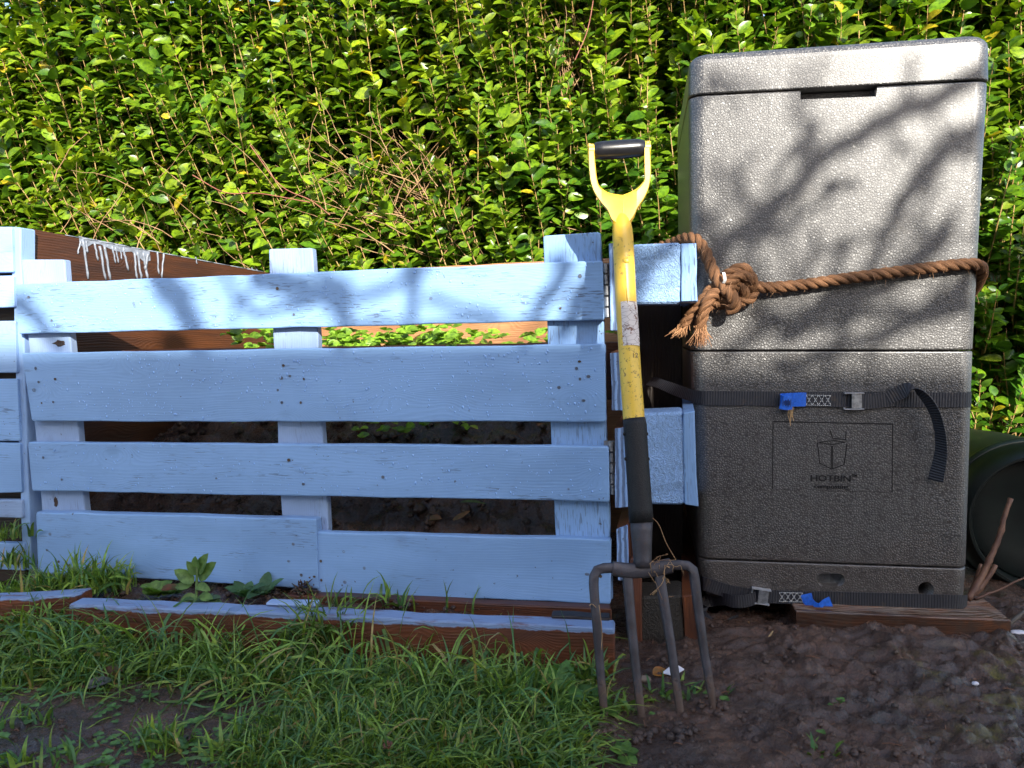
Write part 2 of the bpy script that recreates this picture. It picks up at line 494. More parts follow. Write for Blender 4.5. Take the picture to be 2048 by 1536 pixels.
M = dict(
    plank=painted_wood('blue painted planks', wear=0.5),
    plank_worn=painted_wood('blue painted worn boards', wear=1.0),
    post=painted_wood('grey blue thin painted posts', (0.27, 0.37, 0.56), (0.07, 0.06, 0.06), 0.85),
    pale=painted_wood('pale blue painted boards', (0.27, 0.42, 0.68), (0.09, 0.08, 0.08), 0.55),
    end=end_grain('painted end grain'),
    chip=chip_block('painted chip block'),
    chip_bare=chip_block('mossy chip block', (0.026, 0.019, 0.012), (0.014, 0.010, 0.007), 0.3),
    brown=stained_wood('brown stained board'),
    border=stained_wood('rust brown border board', (0.17, 0.050, 0.020), (0.045, 0.018, 0.012), 0.5, bluetop=0.045),
    orange=stained_wood('orange weathered board', (0.42, 0.20, 0.085), (0.20, 0.085, 0.035)),
    deck=stained_wood('wet decking board', (0.17, 0.066, 0.030), (0.030, 0.016, 0.012), 0.25, muddy=True),
    foam=bead_foam('black bead foam'),
    black=plain('black plastic', (0.012, 0.012, 0.014), 0.28, bmp=0.05),
    sleeve=plain('black coated socket', (0.011, 0.011, 0.012), 0.55, vscale=420, bmp=0.6, spec=0.3),
    void=plain('dark print and groove shade', (0.012, 0.011, 0.011), 0.8),  # black print; on the logo it paints the shade of moulded grooves
    yellow=yellow_plastic('yellow plastic'),
    steel=steel_mat('worn fork steel'),
    galv=plain('galvanised steel', (0.30, 0.31, 0.33), 0.42, 0.7, 0.35, 120),
    chrome=plain('bright buckle steel', (0.66, 0.67, 0.70), 0.30, 0.6, 0.1, 90, 0.1),
    rust=plain('rusty screw steel', (0.12, 0.085, 0.06), 0.6, 0.5, 0.4, 300),
    dull=plain('paint smeared screw', (0.13, 0.15, 0.20), 0.6, 0.2, 0.4, 300),
    brown_dark=stained_wood('dark stained side boards', (0.070, 0.022, 0.006), (0.022, 0.008, 0.004)),
    black_wood_and_shade=stained_wood('black offcut wood and hollow shade', (0.016, 0.009, 0.006), (0.006, 0.004, 0.003)),  # black offcut wood; also paints the deep shade inside the pallet
    sticker=sticker_mat('worn paper sticker'),
    rope=rope_mat('coir rope'),
    fibre=bark_mat('rope fibre', (0.30, 0.14, 0.065), (0.44, 0.23, 0.11)),
    web=web_mat('black webbing'),
    bluetag=plain('blue nylon tag', (0.012, 0.12, 0.60), 0.5, var=0.2, vscale=200),
    white=plain('white thread', (0.70, 0.70, 0.68), 0.6, var=0.1),
    drip=plain('dried pale blue paint', (0.19, 0.215, 0.26), 0.4, var=0.3),
    mud=mud_mat('wet mud'),
    water=water_mat('rain water'),
    leaf=leaf_mat('privet leaves'),
    herb=leaf_mat('herb leaves', 0.45, 0.3, 0.4),
    grass=leaf_mat('grass blades', 0.42, 0.25, 0.4),
    stem=bark_mat('privet stems', (0.30, 0.17, 0.055), (0.42, 0.29, 0.11)),
    twig=bark_mat('dry twigs', (0.26, 0.13, 0.055), (0.40, 0.25, 0.12)),
    red=bark_mat('red bramble stem', (0.20, 0.05, 0.035), (0.26, 0.10, 0.05)),
    stick=bark_mat('pruned sticks', (0.10, 0.042, 0.024), (0.18, 0.085, 0.045)),
    bark=bark_mat('tree bark', (0.06, 0.05, 0.04), (0.12, 0.10, 0.08)),
    green=plain('dark green plastic', (0.0035, 0.008, 0.007), 0.4, var=0.35, vscale=18, bmp=0.1),
    litter=bark_mat('dead leaf', (0.28, 0.09, 0.03), (0.40, 0.16, 0.06)),
    straw=bark_mat('straw', (0.40, 0.22, 0.09), (0.50, 0.33, 0.15)),
    stone=plain('tan pebble', (0.20, 0.14, 0.10), 0.6),
    paper=plain('white scrap', (0.60, 0.58, 0.62), 0.6, var=0.12),
    brick=plain('brick', (0.25, 0.12, 0.08), 0.8, vscale=14),
    slate=plain('slate', (0.09, 0.09, 0.10), 0.6, vscale=10),
)

# ------------------------------------------------------------------ the planes things stand in
GATE = plane(1215, 1207, 1.55, R(12.0))           # front faces of the gate planks
GATE_N = GATE[1]
BINP = plane(1935, 1222, 1.550, R(9.7))           # front face of the compost bin

def fbm(x, y, s, o=4, seed=0.0):
    v, a, t = 0.0, 1.0, 0.0
    for i in range(o):
        v += a * mnoise.noise(Vector((x * s + seed, y * s - seed, seed * 0.37 + i * 7.1))); t += a; a *= 0.5; s *= 2.1
    return v / t

# ------------------------------------------------------------------ ground
def ground_z(x, y):
    z = 0.0
    if 0.2 < y < 2.2 and -2.0 < x < 2.2:
        mudk = min(1, max(0, (x - 0.15) / 0.25))
        z = 0.012 * fbm(x, y, 3.0, 3, 1.0)
        wx, wy = x + 0.06 * fbm(x, y, 7, 2, 3.0), y + 0.04 * fbm(x, y, 7, 2, 13.0)
        z += (0.006 + 0.014 * mudk) * fbm(wx, wy * 1.5, 13, 4, 5.0)
        r = 1 - abs(fbm(wx, wy * 1.3, 19, 3, 9.0)) * 2.0
        z += mudk * 0.020 * max(0, r - 0.35)
        z += (0.003 + 0.002 * mudk) * fbm(wx, wy, 46, 3, 2.0)
        z += mudk * 0.030 * max(0, 1 - ((x - 0.68) / 0.38) ** 2) * max(0, 1 - ((y - 1.46) / 0.14) ** 2) * (0.75 + 0.8 * fbm(x, y, 11, 2, 6.0))
        # worn earth rises a little against the planter
        z -= 0.0
    return z

def build_ground():
    xs = [-400, -100, -30, -10, -5, -3.2, -2.4, -1.9] + list(np.arange(-1.55, 1.62, 0.0046)) + [1.9, 2.4, 3.2, 5, 10, 30, 100, 400]
    ys = [-400, -100, -30, -10, -5, -2, -0.5, 0.3, 0.7] + list(np.arange(0.92, 1.74, 0.0046)) + [1.85, 2.1, 2.5, 3.2, 5, 10, 30, 100, 400]
    nx, ny = len(xs), len(ys)
    V = np.zeros((nx * ny, 3), dtype=np.float32)
    k = 0
    for y in ys:
        for x in xs:
            V[k] = (x, y, ground_z(float(x), float(y))); k += 1
    i = np.arange(nx - 1)[None, :] + nx * np.arange(ny - 1)[:, None]
    F = np.stack([i, i + 1, i + 1 + nx, i + nx], -1).reshape(-1, 4)
    o = np_mesh('ground', V, F.ravel(), np.arange(len(F)) * 4, M['mud'])
    tag(o, kind='structure')
build_ground()

# ------------------------------------------------------------------ boards
def board(name, a0, a1, b0, b1, depth, mat, parent, n=None, bev=0.003, wob=0.0012, secs=None, rot_end=None):
    """a loft along the length: section a (edge a0-a1) to section b (edge b0-b1), going `depth` (vector) away from the viewer.
       object X = along the length, so the grain runs the right way"""
    a0, a1, b0, b1 = map(Vector, (a0, a1, b0, b1))
    dv = Vector(depth)
    L = ((b0 + b1) - (a0 + a1)).length / 2
    secs = secs or max(3, int(L / 0.06))
    ring = []
    for i in range(secs + 1):
        t = i / secs
        p0, p1 = a0.lerp(b0, t), a1.lerp(b1, t)
        e = (p1 - p0); w_ = e.length; e = e / w_
        d = dv.normalized(); dl = dv.length
        wv = lambda: (random.random() - 0.5) * 2 * wob
        p0 = p0 + e * wv() + d * wv(); p1 = p1 + e * wv() + d * wv()
        q0, q1 = p0 + dv, p1 + dv
        if i in (0, secs):                         # slightly eased ends
            pass
        k = bev
        ring.append([p0 + e * k, p0 + e * k * 0.3 + d * k * 0.3, p0 + d * k, q0 - d * k, q0 + e * k, q1 - e * k, q1 - d * k, p1 + d * k,
                     p1 - e * k * 0.3 + d * k * 0.3, p1 - e * k])
    ax = ((b0 + b1) - (a0 + a1)).normalized()
    for s, i in ((1, 0), (-1, -1)):                # round the arrises at the ends
        c = sum(ring[i], Vector()) / len(ring[i])
        inner = [c + (p - c) * (1 - min(0.2, bev * 1.2 / max(0.01, (p - c).length))) - ax * s * bev * 0.7 for p in ring[i]]
        ring = [inner] + ring if i == 0 else ring + [inner]
    m = MB(); m.loft(ring)
    y = dv.normalized(); y = (y - ax * y.dot(ax)).normalized(); z = ax.cross(y)
    if z.z < 0: z = -z; 
    x = y.cross(z)
    c = sum((Vector(v) for v in m.v), Vector()) / len(m.v)
    W = Matrix(((x.x, y.x, z.x, c.x), (x.y, y.y, z.y, c.y), (x.z, y.z, z.z, c.z), (0, 0, 0, 1)))
    return m.build(name, mat, parent, False, W)

def pboard(name, px, pl, thick, mat, parent, along='x', **k):
    """px: TL,TR,BR,BL picture corners of the front face lying in plane pl"""
    tl, tr, br, bl = [on_plane(x, y, pl) for x, y in px]
    dv = -pl[1] * thick
    if along == 'x': return board(name, tl, bl, tr, br, dv, mat, parent, **k)
    return board(name, tl, tr, bl, br, dv, mat, parent, **k)

_screw_me = {}
def screw(px, py, pl, parent, r=0.0032, mat='rust'):
    if mat not in _screw_me:
        b = bmesh.new()
        prof = [(0.0, -0.0004), (0.45, -0.0006), (0.5, -0.0012), (0.75, -0.0010), (1.0, 0.0002), (1.15, 0.0001)]
        n = 12; rings = []
        for f, h in prof[1:]:
            rings.append([b.verts.new((f * math.cos(2 * math.pi * i / n), f * math.sin(2 * math.pi * i / n), h / 0.0038)) for i in range(n)])
        c = b.verts.new((0, 0, prof[0][1] / 0.0038))
        for i in range(n): b.faces.new((c, rings[0][i], rings[0][(i + 1) % n]))
        for q in range(len(rings) - 1):
            for i in range(n): b.faces.new((rings[q][i], rings[q + 1][i], rings[q + 1][(i + 1) % n], rings[q][(i + 1) % n]))
        me = bpy.data.meshes.new('screw'); b.to_mesh(me); b.free(); me.materials.append(M[mat]); _screw_me[mat] = me
    p = on_plane(px, py, pl) + pl[1] * 0.0012
    q = pl[1].to_track_quat('Z', 'Y').to_matrix().to_4x4()
    o = bpy.data.objects.new('screw', _screw_me[mat]); COL.objects.link(o); o.parent = parent
    W = Matrix.Translation(p) @ q @ Matrix.Diagonal((r * random.uniform(0.8, 1.2), r * random.uniform(0.7, 1.1), r, 1))
    o.matrix_local = PM[parent.name].inverted() @ W
    return o

def drops(px, pl, parent, count, rmax=0.0023):
    """rain drops standing on a board"""
    tl, tr, br, bl = [on_plane(x, y, pl) for x, y in px]
    m = MB()
    nrm = pl[1]; up = Vector((0, 0, 1)); sx = up.cross(nrm)
    for _ in range(count):
        u, v = random.uniform(0.01, 0.99), random.uniform(0.03, 0.97)
        if fbm(u * 6, v * 2, 1.0, 2, count * 0.1) < -0.18: continue
        c = tl.lerp(tr, u).lerp(bl.lerp(br, u), v) + nrm * 0.0003
        r = rmax * (0.35 + 0.65 * random.random() ** 2.2)
        el = random.uniform(0.9, 1.9)
        k = 7
        r0 = [c + (sx * math.cos(2 * math.pi * i / k) + up * el * math.sin(2 * math.pi * i / k)) * r for i in range(k)]
        r1 = [c + nrm * r * 0.42 + (sx * math.cos(2 * math.pi * i / k) + up * (el * math.sin(2 * math.pi * i / k) - 0.12)) * r * 0.72 for i in range(k)]
        top = c + nrm * r * 0.62 - up * 0.1 * r
        b = len(m.v)
        m.v += r0 + r1 + [top]
        for i in range(k):
            j = (i + 1) % k
            m.f.append([b + i, b + j, b + k + j, b + k + i]); m.f.append([b + k + i, b + k + j, b + 2 * k])
    o = m.build('water_drops', M['water'], parent, True)
    tag(o, kind='stuff')
    return o

# ------------------------------------------------------------------ the gate made from a pallet
gate = thing('pallet_gate', on_plane(1215, 1207, GATE) * 1.0, 'wide pale blue slatted pallet gate with three uprights, closed behind the rust brown border board', 'gate')
GP = [
    [(33, 568), (1203, 521), (1206, 640), (38, 668)],
    [(46, 706), (1208, 688), (1210, 844), (66, 843)],
    [(58, 885), (1215, 893), (1217, 1004), (66, 982)],
]
GPL4 = [(73, 1024), (630, 1038), (635, 1178), (78, 1145)]
GPR4 = [(634, 1064), (1220, 1079), (1219, 1208), (637, 1186)]
GB = back(GATE, 0.0215)
pboard('upright', [(43, 521), (129, 521), (180, 1150), (94, 1148)], GB, 0.022, M['post'], gate, 'z')
pboard('upright', [(537, 500), (625, 498), (664, 1178), (571, 1174)], GB, 0.022, M['post'], gate, 'z')
pboard('upright', [(1086, 474), (1201, 466), (1225, 1198), (1116, 1190)], GB, 0.022, M['plank_worn'], gate, 'z')
planks = []
for q in GP:
    planks.append(pboard('slat', q, GATE, 0.020, M['plank'], gate))
p4l = pboard('slat', GPL4, back(GATE, -0.006), 0.027, M['plank'], gate)
p4r = pboard('slat', GPR4, back(GATE, -0.001), 0.022, M['plank'], gate)
for q, p, n in ((GP[0], planks[0], 700), (GP[1], planks[1], 900), (GP[2], planks[2], 430)):
    drops(q, GATE, p, n)
SCREWS = [
    (0, [(58, 594), (104, 641), (268, 607), (283, 604), (270, 612), (555, 577), (588, 629), (862, 597), (1160, 552), (1121, 616)]),
    (1, [(72, 737), (111, 758), (78, 764), (69, 780), (84, 806), (107, 804), (567, 731), (580, 752), (563, 756), (608, 758), (556, 780), (564, 805), (602, 805),
         (1159, 723), (1153, 737), (1160, 758), (1177, 753), (1118, 775), (1167, 801)]),
    (2, [(87, 915), (124, 959), (578, 920), (607, 968), (766, 954), (1137, 978)]),
]
for i, L in SCREWS:
    for x, y in L: screw(x, y, GATE, planks[i], random.uniform(0.0024, 0.0036), random.choice(['rust', 'dull', 'dull']))
for x, y in [(101, 1068), (95, 1100), (587, 1088), (578, 1122), (603, 1150), (629, 1153), (118, 1123), (140, 1130)]: screw(x, y, back(GATE, -0.006), p4l)
for x, y in [(642, 1122), (688, 1103), (729, 1136), (643, 1160), (690, 1164), (1174, 1148), (1201, 1152)]: screw(x, y, back(GATE, -0.001), p4r)

def knot(cx, cy, rx, ry, pl, parent, seed):
    rr_ = random.Random(seed); n = 14; m = MB()
    f = [1 + rr_.uniform(-.3, .3) for _ in range(n)]
    m.loft([[on_plane(cx + rx * k * f[i] * math.cos(6.283 * i / n), cy + ry * k * f[i] * math.sin(6.283 * i / n), pl) + pl[1] * h for i in range(n)] for k, h in ((1.0, 0.0002), (0.9, 0.0010), (0.6, 0.0004))])
    m.build('knot', M['brown_dark'], parent, True)
UPL = [o for o in gate.children if o.name.startswith('upright')]
knot(119, 687, 13, 6, GB, UPL[0], 3)
knot(112, 1003, 4, 9, GB, UPL[0], 5)
def hinge(x0, y0, x1, y1, parent):
    pl = back(GATE, 0.012)
    a, b = on_plane(x0, y0, pl), on_plane(x1, y1, pl)
    n = 5
    h = None
    m = MB()
    for i in range(n):
        p, q = a.lerp(b, i / n + 0.012), a.lerp(b, (i + 1) / n - 0.012)
        m.tube([p, p.lerp(q, 0.04), p.lerp(q, 0.96), q], [0.0045, 0.0058, 0.0058, 0.0045], 12)
    h = m.build('hinge', M['galv'], parent, True, None, R(50))
    m2 = MB()
    t = (b - a)
    u = Vector((math.cos(R(12)), -math.sin(R(12)), 0))
    m2.box((a + b) / 2 - GATE_N * 0.004 - u * 0.004, u * 0.011, GATE_N * 0.0012, t * 0.5)
    m2.build('hinge_leaf', M['galv'], h)
hinge(1211, 526, 1215, 636, gate)
hinge(1222, 882, 1226, 990, gate)

# ------------------------------------------------------------------ divider wall to the left of the bay, running back
def divider():
    pl = back(GATE, 0.020)
    t = thing('bay_divider', on_plane(48, 1138, pl), 'brown side wall with pale paint drips, running back from the left end of the gate', 'wall')
    pboard('front_post', [(20, 455), (41, 457), (62, 1140), (46, 1138)], pl, 0.045, M['pale'], t, 'z')
    f = on_plane(60, 457, back(GATE, 0.066)); bk = at_depth(556, 549, 2.56)
    d = (bk - f); z1 = f.z; dh = Vector((d.x, d.y, 0)); u = dh.normalized(); side = Vector((u.y, -u.x, 0))   # side: towards the bay
    zs = [(1.0, 0.56), (0.548, 0.18)]
    bs = []
    for (h0, h1) in zs:
        a0 = Vector((f.x, f.y, f.z if h0 == 1.0 else h0)); b0 = Vector((bk.x, bk.y, bk.z if h0 == 1.0 else h0))
        a1 = Vector((f.x, f.y, h1)); b1 = Vector((bk.x, bk.y, h1))
        bs.append(board('side_board', a0, a1, b0, b1, -side * 0.03, M['brown_dark'], t))
    # paint that ran down from the top edge
    def wp(px, py, off=0.0008):
        n = side; r = ray(px, py); p = CO + r * ((f - CO).dot(n) / r.dot(n)); return p + n * off
    m = MB()
    tops = [(157, 478), (170, 481), (184, 484), (200, 487), (216, 490), (232, 493), (247, 496), (262, 500), (276, 503), (290, 506), (299, 509)]
    strip = []
    for i, (x, y) in enumerate(tops):
        strip.append((wp(x, y - 6), wp(x + random.uniform(-2, 2), y + [10, 16, 3, 2, 6, 9, 8, 3, 11, 18, 12][i])))
    for (a, b), (c, e) in zip(strip, strip[1:]):
        m.add([a, b, e, c], [(0, 1, 2, 3)])
    runs = [(165, 478, 176, 558, 2.6), (172, 482, 175, 505, 2.4), (189, 486, 196, 521, 2.2), (199, 492, 211, 560, 2.6), (208, 490, 221, 560, 2.8), (224, 492, 231, 526, 2.0),
            (231, 494, 237, 526, 1.8), (239, 495, 244, 519, 1.6), (246, 495, 256, 541, 2.4), (268, 504, 274, 558, 2.4), (274, 502, 283, 558, 2.6), (286, 504, 295, 558, 3.0),
            (296, 506, 290, 540, 3.4), (314, 503, 317, 548, 2.0), (327, 506, 323, 556, 2.0), (161, 482, 155, 508, 1.8), (391, 514, 394, 528, 1.6), (503, 536, 506, 541, 1.4), (512, 538, 516, 543, 1.2)]
    for x0, y0, x1, y1, wd in runs:
        n = 7; pts = []; rad = []
        for i in range(n + 1):
            s = i / n
            pts.append(wp(x0 + (x1 - x0) * s + random.uniform(-0.8, 0.8), y0 + (y1 - y0) * s)); rad.append(wd * 0.00125 * (1.15 - 0.5 * s + (0.35 if i == n - 1 else 0)))
        m.tube(pts, rad, 6)
    for i in range(12):                                   # thin edge of paint along the top arris
        x = 130 + i * 33
        y = 470 + (x - 130) * 0.186
        m.tube([wp(x, y), wp(x + 16, y + 3), wp(x + 33, y + 6.1)], [0.0012, random.uniform(0.001, 0.003), 0.0012], 5)
    m.build('paint_drips', M['drip'], t, True)
    return f, bk, side
DIVF, DIVB, DIVS = divider()

# neighbouring bay front at the left edge of the picture
nb = thing('pallet_gate', on_plane(0, 1140, back(GATE, 0.01)), 'neighbouring pale blue pallet front cut off by the left edge of the photo', 'gate')
NBP = back(GATE, 0.012)
rows = [(453, 545, 'pale'), (550, 615, 'pale'), (642, 745, 'pale'), (757, 882, 'plank'), (886, 986, 'plank'), (1000, 1036, 'post'), (1086, 1141, 'pale')]
for y0, y1, mt in rows:
    k = (y0 - 800) * 0.03; k1 = (y1 - 800) * 0.03
    xr = 22 + (y0 - 455) * 0.037; xr1 = 22 + (y1 - 455) * 0.037
    pboard('slat', [(-430, y0 + 5 - k), (xr, y0), (xr1, y1), (-430, y1 + 5 - k1)], NBP, 0.02, M[mt], nb)
pboard('inner_board', [(-430, 470), (26, 470), (48, 1165), (-430, 1165)], back(NBP, 0.10), 0.02, M['brown_dark'], nb)
pboard('upright', [(-330, 450), (-250, 450), (-230, 1150), (-310, 1150)], back(NBP, 0.021), 0.07, M['post'], nb, 'z')

# ------------------------------------------------------------------ back wall of the bay, brace, heap of compost
def back_wall():
    t = thing('back_wall', at_depth(860, 900, 2.5), 'orange weathered board wall closing the back of the bay below the hedge', 'wall')
    pl = plane(860, 540, 2.50, R(12))
    y0l, y0r = 547, 518
    for (da, db) in ((0, 82), (84, 165), (167, 260), (262, 350), (352, 540)):
        pboard('wall_board', [(470, y0l + da + 6), (1420, y0r + da * 1.06 - 12), (1420, y0r + db * 1.06 - 12), (470, y0l + db + 6)], pl, 0.025, M['orange'], t)
    pboard('backing_board', [(480, 575), (1410, 545), (1410, 1050), (480, 1050)], back(pl, 0.028), 0.02, M['brown_dark'], t)  # full sheet added to block lit ground showing through the board gaps
back_wall()
bp = back(GATE, 0.27)
br = pboard('brace_board', [(120, 702), (1240, 683), (1240, 800), (120, 800)], bp, 0.032, M['brown'], None)
tag(br, 'dark brown horizontal board standing inside the bay just behind the gate', 'board')

def compost():
    nx, ny = 150, 90
    U = Vector((math.cos(R(12)), -math.sin(R(12)), 0)); B = -GATE_N
    o = on_plane(640, 1150, back(GATE, 0.10)); o.z = 0
    V = []; 
    prof = [(0.0, 0.155), (0.10, 0.225), (0.2, 0.315), (0.34, 0.42), (0.5, 0.50), (0.8, 0.56), (1.2, 0.58)]
    for j in range(ny):
        d = 0.86 * j / (ny - 1)
        for (d0, z0), (d1, z1) in zip(prof, prof[1:]):
            if d0 <= d <= d1: z = z0 + (z1 - z0) * (d - d0) / (d1 - d0)
        for i in range(nx):
            s = -0.70 + 1.28 * i / (nx - 1)
            p = o + U * s + B * d
            h = z + 0.045 * fbm(s, d, 4, 3, 3.3) + 0.030 * fbm(s, d, 16, 4, 8.1) + 0.016 * abs(fbm(s, d, 45, 3, 2.2))
            V.append((p.x, p.y, h))
    F = [[j * nx + i, j * nx + i + 1, (j + 1) * nx + i + 1, (j + 1) * nx + i] for j in range(ny - 1) for i in range(nx - 1)]
    ob = obj('compost_soil', V, F, M['mud'], None, True)
    tag(ob, kind='structure')
    return o, U, B
CO_O, CO_U, CO_B = compost()

# planter strip between the border board and the gate
def planter_soil():
    V, F = [], []
    nx, ny = 260, 34
    l0, r0 = on_z(60, 1190, 0.055), on_z(1222, 1240, 0.055)
    for j in range(ny):
        for i in range(nx):
            t = i / (nx - 1); p = l0.lerp(r0, t) + Vector((0, 0.26 * j / (ny - 1) - 0.01, 0))
            z = 0.058 - 0.018 * t + 0.02 * fbm(p.x, p.y, 12, 4, 4) + 0.012 * fbm(p.x, p.y, 40, 3, 2)
            V.append((p.x, p.y, z))
    F = [[j * nx + i, j * nx + i + 1, (j + 1) * nx + i + 1, (j + 1) * nx + i] for j in range(ny - 1) for i in range(nx - 1)]
    tag(obj('planter_soil', V, F, M['mud'], None, True), kind='structure')
planter_soil()

# border board
ZT = 0.088
bl_, br_ = on_z(140, 1208, ZT), on_z(1226, 1256, ZT)
u_ = (br_ - bl_).normalized(); n_ = Vector((-u_.y, u_.x, 0))
tag(board('border_board', bl_, bl_ - Vector((0, 0, 0.11)), br_, br_ - Vector((0, 0, 0.11)), n_ * 0.044, M['border'], None, bev=0.004, wob=0.002),
    'long rust brown edging board, blue paint smeared on top, in the grass before the gate', 'edging board')
l2, r2 = on_z(-260, 1212, ZT), on_z(150, 1190, ZT + 0.004)
tag(board('border_board', l2, l2 - Vector((0, 0, 0.10)), r2, r2 - Vector((0, 0, 0.10)), Vector((0.01, 0.045, 0)), M['border'], None),
    'short blue painted edging board almost buried in grass at the lower left', 'edging board')
ib0, ib1 = on_z(560, 1205, 0.062), on_z(1228, 1236, 0.075)
tag(board('inner_board', ib0 + Vector((0, 0.05, 0)), ib0 + Vector((0, 0.05, -0.06)), ib1 + Vector((0, 0.05, 0)), ib1 + Vector((0, 0.05, -0.06)), Vector((0, 0.03, 0)), M['brown'], None),
    'dark brown board in the shadow under the lower edge of the gate', 'board')
bk0, bk1 = on_z(533, 1206, ZT + 0.008), on_z(628, 1209, ZT + 0.007)
tag(board('wood_offcut', bk0, bk0 - Vector((0, 0, 0.0065)), bk1, bk1 - Vector((0, 0, 0.0065)), Vector((0.004, 0.028, 0)), M['post'], None),
    'small flat blue wood offcut lying on the edging board', 'offcut')
bk0, bk1 = on_z(1105, 1231, ZT + 0.006), on_z(1218, 1236, ZT + 0.005)
tag(board('wood_offcut', bk0, bk0 - Vector((0, 0, 0.011)), bk1, bk1 - Vector((0, 0, 0.011)), Vector((0.004, 0.03, 0)), M['black_wood_and_shade'], None),
    'dark weathered wood offcut lying on the right end of the edging board', 'offcut')

# ------------------------------------------------------------------ pallet standing on edge beside the gate
pal = thing('standing_pallet', on_z(1310, 1345, 0.0), 'block pallet standing on edge between the gate and the black compost bin, blue painted end', 'pallet')
PP = back(GATE, 0.000)
DEEP = 0.80
for q in ([(1218, 488), (1243, 486), (1247, 660), (1221, 660)], [(1221, 707), (1246, 705), (1250, 820), (1224, 820)],
          [(1229, 858), (1253, 855), (1257, 1013), (1231, 1015)], [(1232, 1060), (1256, 1050), (1258, 1160), (1235, 1160)]):
    tl, tr, brr, bll = [on_plane(x, y, PP) for x, y in q]
    cap = -PP[1]
    pboard('deck_board', q, back(PP, 0.004), DEEP, M['brown'], pal, 'z', secs=4)
    m = pboard('deck_board_end', q, PP, 0.004, M['end'], pal, 'z', bev=0.001)
def block(q, mat, name='block', depth=0.10, pl=PP, bevb=0.0):
    return pboard(name, q, pl, depth, mat, pal, 'z', bev=0.006, wob=0.0018, secs=8)
block([(1243, 494), (1362, 489), (1362, 603), (1243, 604)], M['chip'])
block([(1253, 832), (1366, 828), (1370, 1006), (1257, 1004)], M['chip'])
block([(1250, 1200), (1365, 1195), (1372, 1352), (1255, 1352)], M['chip_bare'])
for d in (0.36, 0.70):
    block([(1243, 494), (1362, 489), (1362, 603), (1243, 604)], M['chip_bare'], pl=back(PP, d))
    block([(1253, 832), (1366, 828), (1370, 1006), (1257, 1004)], M['chip_bare'], pl=back(PP, d))
pboard('shade_board', [(1246, 560), (1364, 560), (1368, 1240), (1252, 1240)], back(PP, 0.30), 0.02, M['black_wood_and_shade'], pal, 'z')  # black sheet added in the hollow, its colour standing in for deep shade
RP = back(PP, -0.003)
pboard('skid_board', [(1362, 489), (1394, 488), (1394, 601), (1362, 602)], RP, 0.75, M['plank_worn'], pal, 'z')
pboard('skid_board', [(1366, 828), (1388, 824), (1397, 1012), (1370, 1008)], RP, 0.75, M['plank_worn'], pal, 'z')
pboard('skid_board', [(1365, 1195), (1397, 1190), (1410, 1352), (1374, 1352)], RP, 0.75, M['brown'], pal, 'z')
pboard('stringer', [(1259, 1120), (1283, 1118), (1286, 1350), (1262, 1350)], back(PP, -0.006), 0.022, M['border'], pal, 'z')

# ------------------------------------------------------------------ compost bin of bead foam
BN = BINP[1]; BU = Vector((math.cos(R(9.7)), -math.sin(R(9.7)), 0)); BB = -BN
B0 = on_plane(1667, 1210, BINP); B0 = Vector((B0.x, B0.y, 0))
def bu(px, py):
    p = on_plane(px, py, BINP); return (p - B0).dot(BU), p.z
BDEP = 0.56
BT = (B0 + BB * (BDEP / 2))
cbin = thing('compost_bin', Vector((BT.x, BT.y, 0.06)), 'tall black bead foam compost bin with a sloping lid, standing beside the fork', 'compost bin')
def rring(uL, uR, zL, zR, rad, ins=0.0, depth=BDEP, n=6, f0=0.0):
    """rounded rectangle seen from above; z runs from zL to zR across"""
    out = []
    x0, x1, y0, y1 = uL + ins, uR - ins, f0 + ins, depth - ins
    rad = max(0.004, rad - ins * 0.3)
    for cx, cy, a0 in ((x1 - rad, y0 + rad, -90), (x1 - rad, y1 - rad, 0), (x0 + rad, y1 - rad, 90), (x0 + rad, y0 + rad, 180)):
        for i in range(n + 1):
            a = R(a0 + 90 * i / n)
            x, y = cx + rad * math.cos(a), cy + rad * math.sin(a)
            t = (x - uL) / (uR - uL)
            p = B0 + BU * x + BB * y
            out.append((p.x, p.y, zL + (zR - zL) * t))
    return out
def edge(pL, pR):
    (a, za), (b, zb) = bu(*pL), bu(*pR)
    return a, b, za, zb
EB = edge((1404, 1198), (1934, 1229))      # bottom
ES1 = edge((1397, 1118), (1941, 1137))     # base / hatch seam
ES2 = edge((1381, 702), (1955, 701))       # middle seam
ES3 = edge((1378, 191), (1985, 159))       # lid seam
ET = edge((1381, 103), (1985, 61))         # top
CORN = 0.030
def lerp_e(a, b, t): return tuple(x + (y - x) * t for x, y in zip(a, b))
def flat_big(o):
    for p in o.data.polygons: p.use_smooth = p.area < 0.0022

def shell(name, eb, et, rbot=0.0, rtop=0.0, gap=0.0013, rows=3, out=0.0):
    rings = []
    H = (et[2] - eb[2] + et[3] - eb[3]) / 2
    def ring(t, ins, dz): 
        e = lerp_e(eb, et, t); return rring(e[0] - out, e[1] + out, e[2] + dz, e[3] + dz, CORN, ins, f0=-out)
    k = 6
    rb, rt = rbot or 0.0035, rtop or 0.0035
    prof = []
    for i in range(k):
        a = i / (k - 1) * math.pi / 2
        prof.append((rb * (1 - math.sin(a)) , rb * (1 - math.cos(a)), 'b'))
    # bottom fillet: inset shrinks while height grows
    for ins, h, _ in prof: rings.append(ring(h / H, ins, gap * (1 - h / H)))
    for i in range(1, rows): rings.append(ring(rb / H + (1 - (rb + rt) / H) * i / rows, 0, 0))
    for ins, h, _ in reversed(prof):
        ins2, h2 = ins * rt / rb, h * rt / rb
        rings.append(ring(1 - h2 / H, ins2, -gap * (1 - h2 / H)))
    m = MB(); m.loft(rings)
    o = m.build(name, M['foam'], cbin, True, Matrix.Identity(4), R(45)); flat_big(o); return o
base = shell('base', EB, ES1, rbot=0.020)
hatch = shell('hatch', ES1, ES2)
